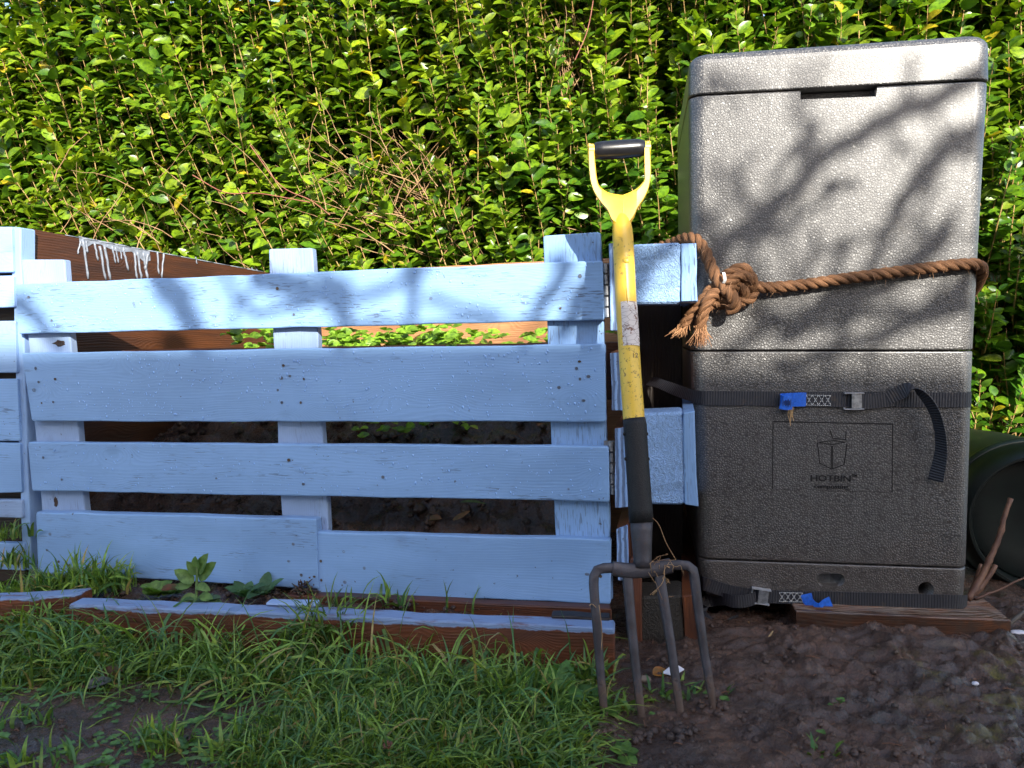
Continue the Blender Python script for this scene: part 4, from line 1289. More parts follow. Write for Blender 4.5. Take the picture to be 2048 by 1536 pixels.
# ------------------------------------------------------------------ green plastic barrel lying on its side, sticks
def barrel():
    c = at_depth(2078, 1040, 1.86); 
    ax = Vector((-0.30, -1.0, 0.05)).normalized()
    x = ax.cross(ZU).normalized(); y = x.cross(ax)
    t = thing('plastic_barrel', Vector((c.x, c.y, 0)), 'dark green plastic barrel lying on its side behind the bin at the right edge', 'barrel')
    def lathe(prof, name, mat, par):
        m = MB(); n = 48
        m.loft([[c + ax * h + (x * math.cos(2 * math.pi * i / n) + y * math.sin(2 * math.pi * i / n)) * r for i in range(n)] for r, h in prof])
        return m.build(name, mat, par, True, None, R(50))
    lathe([(0.155, -0.70), (0.172, -0.69), (0.185, -0.4), (0.19, -0.1), (0.186, 0.0), (0.178, 0.035), (0.166, 0.052), (0.160, 0.052), (0.156, 0.04), (0.152, -0.01)], 'body', M['green'], t)
    lathe([(0.1535, -0.012), (0.150, 0.002), (0.130, 0.006), (0.10, -0.002), (0.02, -0.002)], 'end_cap', M['green'], t)
    lathe([(0.190, -0.085), (0.1965, -0.078), (0.1965, -0.06), (0.190, -0.052)], 'hoop', M['green'], t)
barrel()
def stick(name, pxs, d, rad, label, mat='stick', cat='stick', knobs=True):
    P = [at_depth(x, y, dd) for (x, y), dd in zip(pxs, d)]
    P = resample(catmull(P, 5), 0.010)
    m = MB(); n = len(P)
    m.tube([p + Vector((random.gauss(0, 0.0006), 0, random.gauss(0, 0.0006))) for p in P], [rad * (1 - 0.4 * i / n) * (1.25 if knobs and i % 7 == 3 else 1) for i in range(n)], 8)
    tag(m.build(name, M[mat], None, True), label, cat)
stick('stick', [(1935, 1200), (1965, 1150), (1998, 1075), (2010, 1030), (2022, 998)], [1.60, 1.62, 1.64, 1.65, 1.66], 0.0075, 'long brown pruned stick rising diagonally in front of the green barrel')
stick('stick', [(1940, 1195), (1965, 1168), (1992, 1130)], [1.63, 1.64, 1.65], 0.008, 'short thick broken stick lying at the right foot of the bin')
stick('stick', [(1945, 1185), (1955, 1150), (1962, 1128)], [1.66, 1.66, 1.66], 0.005, 'short thin upright stick close to the bin below the barrel')
stick('twig', [(1950, 1198), (2000, 1178), (2060, 1150)], [1.60, 1.61, 1.62], 0.0028, 'thin dead twig reaching to the right edge below the barrel', cat='twig')
stick('twig', [(1556, 1396), (1580, 1440), (1608, 1508)], [1.318, 1.26, 1.175], 0.0030, 'straight brown twig lying on the mud in the lower right', cat='twig')
stick('twig', [(1960, 1290), (2000, 1262), (2050, 1222)], [1.50, 1.51, 1.52], 0.0055, 'muddy branch slanting over the right end of the decking', 'bark', 'branch')
stick('twig', [(1990, 1310), (2030, 1292), (2060, 1280)], [1.46, 1.47, 1.48], 0.004, 'dark twig on the mud at the right edge', 'bark', 'twig')

# ------------------------------------------------------------------ leaves in bulk
T_ = np.array([0, .12, .34, .62, .86, 1.0]); W_ = np.array([0.05, .66, 1.0, .90, .50, 0.0])
def leaf_template():
    idx = []
    mid = list(range(6)); Lf = [6, 7, 8, 9]; Rt = [10, 11, 12, 13]
    tv = np.concatenate([T_, T_[1:5], T_[1:5]]); sv = np.concatenate([np.zeros(6), W_[1:5], -W_[1:5]])
    faces = [(0, 1, 6), (0, 10, 1)]
    for i in range(3):
        faces.append((mid[i + 1], mid[i + 2], Lf[i + 1], Lf[i])); faces.append((mid[i + 2], mid[i + 1], Rt[i], Rt[i + 1]))
    faces += [(4, 5, 9), (4, 13, 5)]
    return tv, sv, faces
TV, SV, LF = leaf_template()
def scatter_leaves(base, d, nrm, L, Wd, curl, fold, tint):
    """base,d,nrm: (n,3); L,Wd,curl,fold: (n,)"""
    d = d / np.linalg.norm(d, axis=1, keepdims=True)
    nrm = nrm - d * np.sum(nrm * d, axis=1, keepdims=True); nrm /= np.linalg.norm(nrm, axis=1, keepdims=True) + 1e-9
    s = np.cross(d, nrm)
    n = len(base)
    tv = TV[None, :, None]; sv = SV[None, :, None]
    h = fold[:, None, None] * np.abs(sv) * Wd[:, None, None] * 0.5 - curl[:, None, None] * tv ** 2 * L[:, None, None]
    V = base[:, None, :] + d[:, None, :] * tv * L[:, None, None] + s[:, None, :] * sv * Wd[:, None, None] * 0.5 + nrm[:, None, :] * h
    k = len(TV)
    V = V.reshape(-1, 3)
    lo = np.concatenate([np.array(f) for f in LF]); ln = np.array([len(f) for f in LF])
    loops = (lo[None, :] + (np.arange(n) * k)[:, None]).ravel()
    st1 = np.concatenate([[0], np.cumsum(ln)[:-1]]); tot = ln.sum()
    starts = (st1[None, :] + (np.arange(n) * tot)[:, None]).ravel()
    return V, loops, starts, np.repeat(tint, k, axis=0)

# ------------------------------------------------------------------ hedge
HYAW = R(7.0)
HU = np.array([math.cos(HYAW), -math.sin(HYAW), 0.0]); HN = np.array([-math.sin(HYAW), -math.cos(HYAW), 0.0])   # HN towards the viewer
HO = np.array([0.0, 2.78, 0.0])
def hedge_bulge(s, z):
    return 0.07 * fbm(s, z, 1.6, 3, 12.0) + 0.05 * fbm(s, z, 5.0, 2, 4.0)
def hedge():
    t = thing('privet_hedge', Vector(HO), 'tall sunlit green privet hedge filling the background behind the bay and the bin', 'hedge')
    rng = np.random.default_rng(5)
    B, D, N, L, W, C, Fo, T = [], [], [], [], [], [], [], []
    stems = MB()
    def shoot(s, z, wdep, length, lean, dens=1.0, big=1.0, outward=0.25, stem=True, dark=0.0):
        base = HO + HU * s + HN * (hedge_bulge(s, z) - wdep) + np.array([0, 0, z])
        up = np.array([0, 0, 1.0]) + HU * lean + HN * outward
        up /= np.linalg.norm(up)
        n = max(3, int(length / 0.023))
        ph = rng.uniform(0, 6.28)
        p = base.copy(); pts = [Vector(p)]
        side0 = np.cross(up, HN); side0 /= np.linalg.norm(side0); fr0 = np.cross(side0, up)
        bend = rng.normal(0, 0.05, 3)
        hue = rng.normal(0, 1)
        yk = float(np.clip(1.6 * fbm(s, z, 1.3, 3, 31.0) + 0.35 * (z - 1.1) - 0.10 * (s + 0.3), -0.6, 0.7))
        for i in range(n):
            f = i / n
            dr = up + bend * f + rng.normal(0, 0.03, 3); dr /= np.linalg.norm(dr)
            p = p + dr * length / n
            if i % 2 == 1 or i == n - 1: pts.append(Vector(p))
            a = ph + (i % 2) * 1.57 + rng.normal(0, 0.25)
            for sgn in (0, math.pi):
                if rng.random() > dens: continue
                ro = side0 * math.cos(a + sgn) + fr0 * math.sin(a + sgn)
                el = rng.normal(0.55, 0.22) * (0.7 + 0.6 * f)
                dd = ro * math.cos(el) + dr * math.sin(el)
                nn = dr * 0.70 - ro * 0.38 + HN * 0.46 + rng.normal(0, 0.28, 3)
                k = (0.62 if f > 0.9 else 1.0) * rng.uniform(0.62, 1.22) * big
                l = 0.050 * k
                B.append(p + dd * 0.004); D.append(dd); N.append(nn); L.append(l); W.append(l * rng.uniform(0.50, 0.74)); C.append(rng.uniform(0.05, 0.38)); Fo.append(rng.uniform(0.15, 0.6))
                y = rng.random()
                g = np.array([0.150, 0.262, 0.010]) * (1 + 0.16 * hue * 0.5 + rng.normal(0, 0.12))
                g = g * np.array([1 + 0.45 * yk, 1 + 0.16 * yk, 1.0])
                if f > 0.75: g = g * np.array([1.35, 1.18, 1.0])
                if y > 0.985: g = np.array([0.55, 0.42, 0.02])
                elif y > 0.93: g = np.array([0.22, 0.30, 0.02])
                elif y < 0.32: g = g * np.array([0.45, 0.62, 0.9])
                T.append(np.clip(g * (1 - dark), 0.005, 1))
        if stem and len(pts) > 1:
            r0 = rng.uniform(0.0016, 0.0034)
            stems.tube(pts, [r0 * (1 - 0.6 * i / len(pts)) for i in range(len(pts))], 4, False)
    S0, S1 = -2.5, 2.3
    n1 = 2500
    for i in range(n1):
        s = rng.uniform(S0, S1); z = 0.05 + 1.78 * rng.random() ** 0.8
        if -1.25 < s < 0.75 and z < 0.45: continue
        lean = -0.10 - 0.35 * max(0, (1.4 - z)) * max(0, min(1, (0.4 - s) / 0.8)) + rng.normal(0, 0.13)
        ln = rng.uniform(0.18, 0.42)
        ln = min(ln, max(0.12, 2.06 - z))
        hole = math.exp(-(((s + 0.42) / 0.24) ** 2 + ((z - 1.14) / 0.15) ** 2))
        if rng.random() < hole * 0.8: continue
        shoot(s, z, rng.uniform(-0.02, 0.14), ln, lean, 0.93, rng.uniform(0.72, 1.40), outward=rng.uniform(0.05, 0.5))
    for i in range(1700):                                   # further in
        s = rng.uniform(S0, S1); z = 0.05 + 1.80 * rng.random()
        if -1.25 < s < 0.75 and z < 0.45: continue
        ln = min(rng.uniform(0.25, 0.5), max(0.12, 2.08 - z))
        shoot(s, z, rng.uniform(0.14, 0.40), ln, rng.normal(-0.1, 0.2), 0.95, rng.uniform(0.9, 1.25), outward=rng.uniform(-0.1, 0.25))
    for i in range(1500):                                   # far side of the hedge
        s = rng.uniform(S0, S1); z = 0.05 + 1.75 * rng.random()
        if -1.25 < s < 0.75 and z < 0.5: continue
        ln = min(rng.uniform(0.3, 0.5), max(0.12, 2.02 - z))
        shoot(s, z, rng.uniform(0.40, 0.68), ln, rng.normal(0, 0.25), 0.95, rng.uniform(1.7, 2.3), outward=0.0, stem=False)
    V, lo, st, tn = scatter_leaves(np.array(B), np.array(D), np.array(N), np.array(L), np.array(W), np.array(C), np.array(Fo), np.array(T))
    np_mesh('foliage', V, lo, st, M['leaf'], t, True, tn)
    stems.build('stems', M['stem'], t, True)
    # bare branching wood showing in the thin patch and along the foot
    m = MB(); rr_ = random.Random(3)
    def woody(px, py, ang, ln, d0, rad):
        p = at_depth(px, py, d0); pts = [p]
        a = ang
        for k in range(6):
            a += rr_.gauss(0, 0.14)
            p = p + Vector((math.cos(a), rr_.gauss(-0.05, 0.15), math.sin(a))) * ln / 6; pts.append(p)
        m.tube(pts, [rad * (1 - 0.11 * i) for i in range(7)], 4, False)
    for i in range(170):
        x, y = rr_.gauss(830, 75), rr_.gauss(420, 60)
        woody(x, y, rr_.choice([2.2, 1.9, 1.3, 2.7, 0.9, 2.5]) + rr_.gauss(0, 0.25), rr_.uniform(0.10, 0.32), 2.80 + rr_.uniform(-0.06, 0.12), rr_.uniform(0.0010, 0.0026))
    for i in range(70):
        x, y = rr_.uniform(60, 1200), rr_.gauss(470, 55)
        woody(x, y, rr_.choice([2.4, 2.7, 2.0, 0.8]) + rr_.gauss(0, 0.25), rr_.uniform(0.12, 0.32), 2.76 + rr_.uniform(-0.04, 0.14), rr_.uniform(0.001, 0.0024))
    for i in range(60):
        woody(rr_.uniform(1120, 1210), rr_.uniform(90, 200), 1.57 + rr_.gauss(0, 0.3), rr_.uniform(0.15, 0.35), 2.74, rr_.uniform(0.001, 0.0022))
    for i in range(90):
        woody(rr_.uniform(1955, 2120), rr_.uniform(600, 900), rr_.choice([1.3, 0.9, 2.2]) + rr_.gauss(0, 0.25), rr_.uniform(0.15, 0.3), 2.62 + rr_.uniform(-0.02, 0.14), rr_.uniform(0.001, 0.0024))
    m.build('bare_twigs', M['twig'], t, True)
    for q in ([(385, 350), (450, 385), (520, 387), (620, 405)], [(500, 290), (560, 370), (620, 400), (660, 430)], [(1150, 120), (1175, 60), (1190, -20)]):
        m = MB(); m.tube(catmull([at_depth(x, y, 2.62) for x, y in q], 5), 0.0020, 5, False)
        m.build('red_stem', M['red'], t, True)
hedge()

# ------------------------------------------------------------------ grass
def grass():
    rng = np.random.default_rng(21)
    base, dirs, ln, wd, bend, tint = [], [], [], [], [], []
    def blade(p, a, l, w_, lift, g):
        base.append(p); dirs.append((math.cos(a), math.sin(a))); ln.append(l); wd.append(w_); bend.append(lift); tint.append(g)
    def col():
        k = rng.random()
        g = np.array([0.175, 0.280, 0.045]) * rng.uniform(0.45, 1.4)
        if k > 0.95: g = np.array([0.34, 0.25, 0.09])
        elif k > 0.80: g = np.array([0.25, 0.34, 0.05])
        elif k < 0.25: g = np.array([0.085, 0.19, 0.06])
        return g
    n = 0
    while n < 21000:
        x = rng.uniform(-260, 1300); y = rng.uniform(1205, 1560)
        p = on_z(x, y, 0.0)
        bx = (p.x - bl_.x) / (br_.x - bl_.x); yb = bl_.y + (br_.y - bl_.y) * bx - 0.01
        if p.y > yb: continue
        dens = 1.0
        bare = 1.3 * math.exp(-(((x - 60) / 460) ** 4 + ((y - 1482) / 112) ** 4)) + 0.9 * math.exp(-(((x - 420) / 150) ** 2 + ((y - 1405) / 45) ** 2))
        dens *= max(0.012, 1 - 1.1 * bare)
        if x > 1150: dens *= max(0, 1 - (x - 1150) / 90)
        if y > 1400 and x > 1000: dens *= max(0.1, 1 - (x - 1000) / 230)
        dens *= 0.55 + 0.75 * (fbm(p.x, p.y, 9, 2, 3.0) + 0.4)
        if rng.random() > dens: n += 0.4; continue
        near_b = max(0, 1 - (yb - p.y) / 0.16)
        if near_b > 0.5 and x > 560 and rng.random() < 0.6: n += 0.4; continue
        p.z = ground_z(p.x, p.y) - 0.002
        a = rng.uniform(0, 6.28) if rng.random() < 0.5 else rng.normal(-0.5, 0.9)
        l = rng.uniform(0.045, 0.12) * (0.75 if y > 1430 else 1)
        if near_b > 0.45 and x > 230: l *= 0.45 if rng.random() < 0.85 else 0.9
        if rng.random() < 0.10: l *= 1.6
        blade(p, a, l, rng.uniform(0.0010, 0.0026), rng.uniform(0.2, 0.8) if rng.random() < 0.5 else rng.uniform(0.0, 0.3), col())
        n += 1
    def tuft(px, py, z, cnt, rad, l0, l1, w0=0.002, w1=0.0042, up=0.8, bright=1.0):
        c = on_z(px, py, z)
        for _ in range(cnt):
            p = Vector((c.x + rng.normal(0, rad), c.y + rng.normal(0, rad * 0.5), z - 0.004))
            blade(p, rng.uniform(0, 6.28), rng.uniform(l0, l1), rng.uniform(w0, w1), np.clip(rng.normal(up, 0.2), 0.05, 1.1), col() * bright)
    tuft(170, 1178, 0.07, 190, 0.045, 0.04, 0.12, bright=1.25); tuft(90, 1185, 0.07, 120, 0.05, 0.03, 0.09, bright=1.1); tuft(235, 1172, 0.07, 60, 0.02, 0.03, 0.08, bright=1.2)
    tuft(20, 1200, 0.05, 120, 0.05, 0.05, 0.10, up=0.4); tuft(20, 1130, 0.09, 60, 0.04, 0.03, 0.07)
    tuft(20, 1075, 0.16, 40, 0.03, 0.03, 0.06)
    tuft(640, 1300, 0.02, 150, 0.035, 0.08, 0.16, up=0.85, bright=0.9); tuft(110, 1290, 0.02, 170, 0.06, 0.06, 0.14, up=0.5)
    tuft(330, 1495, 0.0, 90, 0.022, 0.03, 0.06, bright=1.15); tuft(545, 1500, 0.0, 160, 0.05, 0.03, 0.07); tuft(60, 1530, 0, 40, 0.03, 0.02, 0.05); tuft(40, 1445, 0, 30, 0.03, 0.02, 0.05)
    tuft(780, 1470, 0.0, 260, 0.06, 0.03, 0.075, bright=1.15, up=0.9); tuft(1000, 1400, 0.0, 160, 0.05, 0.04, 0.10)
    tuft(1180, 1370, 0.0, 60, 0.025, 0.04, 0.09); tuft(1225, 1420, 0, 60, 0.025, 0.03, 0.07, up=0.4); tuft(1360, 1395, 0, 60, 0.03, 0.02, 0.05, up=0.4); tuft(1440, 1390, 0, 30, 0.02, 0.02, 0.04, up=0.3); tuft(1650, 1505, 0, 40, 0.012, 0.015, 0.04, up=0.3)
    tuft(790, 1215, 0.05, 14, 0.03, 0.05, 0.11, up=0.9); tuft(930, 1228, 0.05, 6, 0.04, 0.04, 0.09, up=0.95); tuft(690, 1215, 0.05, 10, 0.03, 0.04, 0.09, up=0.9)
    tuft(-20, 1235, 0.03, 150, 0.06, 0.05, 0.10, up=0.6); tuft(90, 1245, 0.03, 150, 0.05, 0.05, 0.12, up=0.6)
    for px_, py_, c_ in ((230, 1300, 60), (330, 1318, 45), (430, 1325, 70), (560, 1335, 60), (700, 1362, 50), (800, 1372, 40), (890, 1385, 50), (1000, 1400, 40), (150, 1330, 60), (480, 1370, 60)):
        tuft(px_, py_, 0.012, c_, 0.03, 0.09, 0.19, 0.0014, 0.0032, up=0.5, bright=1.2)
    for _ in range(60):                                     # long strays in front of the border board
        x = rng.uniform(200, 1180); p = on_z(x, rng.uniform(1275, 1320) + x * 0.02, 0.01)
        blade(Vector((p.x, min(p.y, bl_.y + (br_.y - bl_.y) * (p.x - bl_.x) / (br_.x - bl_.x) - 0.012), 0.0)), rng.uniform(0, 6.28), rng.uniform(0.10, 0.19), rng.uniform(0.002, 0.0042), rng.uniform(0.7, 1.0), col())
    base_ = np.array(base); dh = np.array(dirs); ln_ = np.array(ln); wd_ = np.array(wd); be = np.array(bend); tn = np.array(tint)
    N = len(base_); K = 6
    t = np.linspace(0, 1, K)
    a0 = np.arctan2(be, 1 - np.minimum(be, 0.98))           # starting elevation
    droop = rng.uniform(0.4, 1.9, N) * (0.5 + ln_ / 0.12)
    ang = a0[:, None] + 0.25 - droop[:, None] * t[None, :] ** 1.4
    step = ln_[:, None] / (K - 1)
    hx = np.cumsum(np.cos(ang) * step, axis=1) - np.cos(ang[:, :1]) * step; hz = np.cumsum(np.sin(ang) * step, axis=1) - np.sin(ang[:, :1]) * step
    hz = np.maximum(hz, 0.002 + 0.003 * rng.random((N, 1)) + (-0.004) * (t[None, :] == 0))
    sway = rng.normal(0, 0.12, N)[:, None] * ln_[:, None] * t[None, :] ** 2
    sx, sy = -dh[:, 1], dh[:, 0]
    P = np.stack([base_[:, 0:1] + dh[:, 0:1] * hx + sx[:, None] * sway, base_[:, 1:2] + dh[:, 1:2] * hx + sy[:, None] * sway, base_[:, 2:3] + hz], -1)
    wpro = np.array([0.8, 1.0, 0.95, 0.75, 0.45, 0.05])
    tw = rng.normal(0, 0.6, N)
    side = np.stack([sx * np.cos(tw), sy * np.cos(tw), np.sin(tw)], -1)
    off = side[:, None, :] * (wpro[None, :, None] * wd_[:, None, None])
    V = np.stack([P + off, P - off], 2).reshape(N, K * 2, 3)
    f = np.array([[2 * i, 2 * i + 1, 2 * i + 3, 2 * i + 2] for i in range(K - 1)])
    loops = (f[None] + (np.arange(N) * K * 2)[:, None, None]).ravel()
    starts = np.arange(N * (K - 1)) * 4
    # keep blades from running through the border board
    Vf = V.reshape(-1, 3)
    o = np_mesh('grass', Vf, loops, starts, M['grass'], None, True, np.repeat(tn, K * 2, axis=0))
    tag(o, kind='stuff')
grass()

# ------------------------------------------------------------------ small plants
def leafy(name, base, specs, label, cat, stem=True, mat='herb', stem_pts=None, group=None):
    """specs: (px, py, depth-offset, direction px dx, dy, length m, width ratio, tint, curl)"""
    t = thing(name, base, label, cat, group)
    B, D, N, L, W, C, Fo, T = [], [], [], [], [], [], [], []
    for (p, d, n, l, wr, tn, cu) in specs:
        B.append(p); D.append(d); N.append(n); L.append(l); W.append(l * wr); C.append(cu); Fo.append(0.35); T.append(tn)
    V, lo, st, tn = scatter_leaves(np.array(B, float), np.array(D, float), np.array(N, float), np.array(L), np.array(W), np.array(C), np.array(Fo), np.array(T))
    np_mesh('leaves', V, lo, st, M[mat], t, True, tn)
    if stem_pts:
        m = MB()
        for q, r in stem_pts: m.tube(catmull(q, 4), r, 6)
        m.build('stem', M['herbstem'], t, True)
    return t
M['herbstem'] = bark_mat('green stems', (0.10, 0.17, 0.045), (0.15, 0.22, 0.07))

def bean():
    d = 1.60
    b = on_z(393, 1208, 0.062); d = b.y
    def P(x, y): return at_depth(x, y, d)
    L = []
    leaves = [((388, 1165), (352, 1135), .55), ((386, 1166), (352, 1172), .55), ((398, 1160), (438, 1120), .5), ((396, 1168), (425, 1178), .55), ((392, 1150), (378, 1118), .5), ((396, 1148), (418, 1103), .5),
              ((390, 1190), (362, 1200), .6), ((400, 1190), (432, 1196), .6), ((394, 1140), (394, 1108), .55), ((392, 1188), (384, 1204), .7), ((394, 1170), (404, 1180), 0.7)]
    for (a, c, wr) in leaves:
        p, q = P(*a), P(*c); dd = q - p
        L.append((p, dd + Vector((0, -0.012, 0.0)), Vector((random.gauss(0, .2), -0.75, 0.55)), dd.length, wr, np.array([0.15, 0.25, 0.065]) * random.uniform(.8, 1.25), random.uniform(-0.02, .15)))
    leafy('bean_plant', b, L, 'young broad bean plant with oval pale green leaves in front of the gate', 'plant', stem_pts=[([b, P(393, 1180), P(394, 1150), P(394, 1125)], 0.0032)])
bean()
def rosette(name, px, py, z, n, l0, l1, wr, tint, label, cat='plant', up=0.6, seed=1, double=0):
    rr_ = random.Random(seed); b = on_z(px, py, z); L = []
    for i in range(n):
        a = 6.283 * i / n + rr_.gauss(0, 0.3); e = max(0.05, rr_.gauss(up, 0.22))
        d = Vector((math.cos(a) * math.cos(e), math.sin(a) * math.cos(e), math.sin(e)))
        L.append((b + d * 0.004, d, Vector((-d.x * 0.5, -d.y * 0.5 - 0.25, 0.8)), rr_.uniform(l0, l1), wr * rr_.uniform(0.85, 1.15), np.array(tint) * rr_.uniform(0.7, 1.25), rr_.uniform(0.1, 0.45)))
        if double:                                       # lobes along a toothed leaf
            for k in range(double):
                f = 0.35 + 0.5 * k / double; s = Vector((-d.y, d.x, 0.1))
                for sg in (-1, 1):
                    L.append((b + d * l0 * f, d * 0.6 + s * sg, Vector((0, -0.3, 0.9)), l0 * 0.45, 0.7, np.array(tint) * rr_.uniform(0.8, 1.2), 0.2))
    return leafy(name, b, L, label, cat)
rosette('lettuce', 312, 1192, 0.068, 34, 0.018, 0.042, 0.95, (0.15, 0.25, 0.05), 'pale green crinkled lettuce seedling left of the bean plant', up=0.75, seed=4)
rosette('lettuce', 345, 1190, 0.066, 16, 0.016, 0.036, 0.9, (0.14, 0.24, 0.05), 'small lettuce seedling squeezed against the stem of the bean plant', up=0.5, seed=8)
rosette('brassica_seedling', 492, 1196, 0.062, 5, 0.035, 0.060, 0.62, (0.075, 0.16, 0.065), 'grey green toothed seedling to the right of the bean plant, under the gate', up=0.75, seed=11, double=2)
rosette('brassica_seedling', 528, 1192, 0.062, 4, 0.035, 0.062, 0.6, (0.075, 0.155, 0.07), 'second toothed seedling, next to the blue wood offcut', up=0.8, seed=15, double=2)
rosette('weed', 412, 1205, 0.064, 6, 0.03, 0.045, 0.55, (0.11, 0.18, 0.08), 'low grey green weed at the foot of the bean plant', up=0.4, seed=17)
rosette('dock_plant', 1090, 1392, 0.0, 5, 0.055, 0.085, 0.55, (0.085, 0.20, 0.035), 'broad leaved dock plant in the grass by the right end of the edging board', up=0.65, seed=22)
rosette('dock_plant', 1130, 1396, 0.0, 4, 0.045, 0.07, 0.6, (0.10, 0.21, 0.04), 'smaller dock plant between the grass and the left tine of the fork', up=0.75, seed=27)
rosette('weed', 1250, 1512, 0.0, 7, 0.014, 0.026, 0.8, (0.11, 0.21, 0.03), 'small lobed weed on bare mud below the fork', up=0.4, seed=31, double=1)
rosette('weed', 1140, 1440, 0.0, 4, 0.025, 0.045, 0.55, (0.08, 0.17, 0.04), 'wilted broad weed leaf left of the fork tines', up=0.3, seed=35)

def bay_leaves():
    rng = np.random.default_rng(9); B, D, N, L, W, C, Fo, T = [], [], [], [], [], [], [], []
    def clump(px, d, z, n, sx, sl):
        c = at_depth(px, 700, d)
        for i in range(n):
            p = np.array([c.x + rng.normal(0, sx), d + rng.normal(0, 0.09), z + rng.normal(0, 0.022)])
            a = rng.uniform(0, 6.28)
            for k in range(3):
                aa = a + (k - 1) * 1.1
                dd = np.array([math.cos(aa), math.sin(aa), rng.uniform(-0.1, 0.5)])
                B.append(p); D.append(dd); N.append(np.array([0, -0.5, 0.9]) + rng.normal(0, 0.3, 3)); L.append(rng.uniform(0.022, 0.038) * sl); W.append(L[-1] * 0.8); C.append(rng.uniform(0, .3)); Fo.append(0.3)
                T.append(np.array([0.22, 0.40, 0.03]) * rng.uniform(0.6, 1.4))
    for px in range(560, 960, 26): clump(px, 2.22 + rng.uniform(-.1, .12), 0.617, 16, 0.07, 1.0)
    for px in (1060, 1090, 1120, 1150): clump(px, 2.25, 0.60, 9, 0.05, 1.0)
    clump(530, 2.2, 0.615, 10, 0.04, 1.0)
    for px, d, z in ((800, 1.93, 0.43), (760, 1.93, 0.42), (830, 1.95, 0.43), (950, 1.95, 0.43), (480, 1.98, 0.44)): clump(px, d, z, 7, 0.04, 0.8)
    V, lo, st, tn = scatter_leaves(np.array(B), np.array(D), np.array(N), np.array(L), np.array(W), np.array(C), np.array(Fo), np.array(T))
    tag(np_mesh('ground_cover', V, lo, st, M['herb'], None, True, tn), kind='stuff')
bay_leaves()

def clover():
    rng = np.random.default_rng(77); B, D, N, L, W, C, Fo, T = [], [], [], [], [], [], [], []
    for i in range(120):
        x, y = rng.uniform(-60, 620), rng.uniform(1375, 1545)
        if i > 113: x, y = rng.uniform(1230, 1700), rng.uniform(1380, 1530)
        p = on_z(x, y, 0); z = ground_z(p.x, p.y) + 0.004
        for q in range(rng.integers(1, 4)):
            c = np.array([p.x + rng.normal(0, .008), p.y + rng.normal(0, .008), z + rng.uniform(0, .006)]); a = rng.uniform(0, 6.28); l = rng.uniform(.005, .011)
            for k in range(3):
                aa = a + k * 2.09
                B.append(c); D.append([math.cos(aa), math.sin(aa), .25]); N.append([0, -.2, 1]); L.append(l); W.append(l * .85); C.append(.1); Fo.append(.2); T.append(np.array([.11, .22, .05]) * rng.uniform(.7, 1.3))
    V, lo, st, tn = scatter_leaves(np.array(B, float), np.array(D, float), np.array(N, float), np.array(L), np.array(W), np.array(C), np.array(Fo), np.array(T))
    tag(np_mesh('clover', V, lo, st, M['herb'], None, True, tn), kind='stuff')
clover()

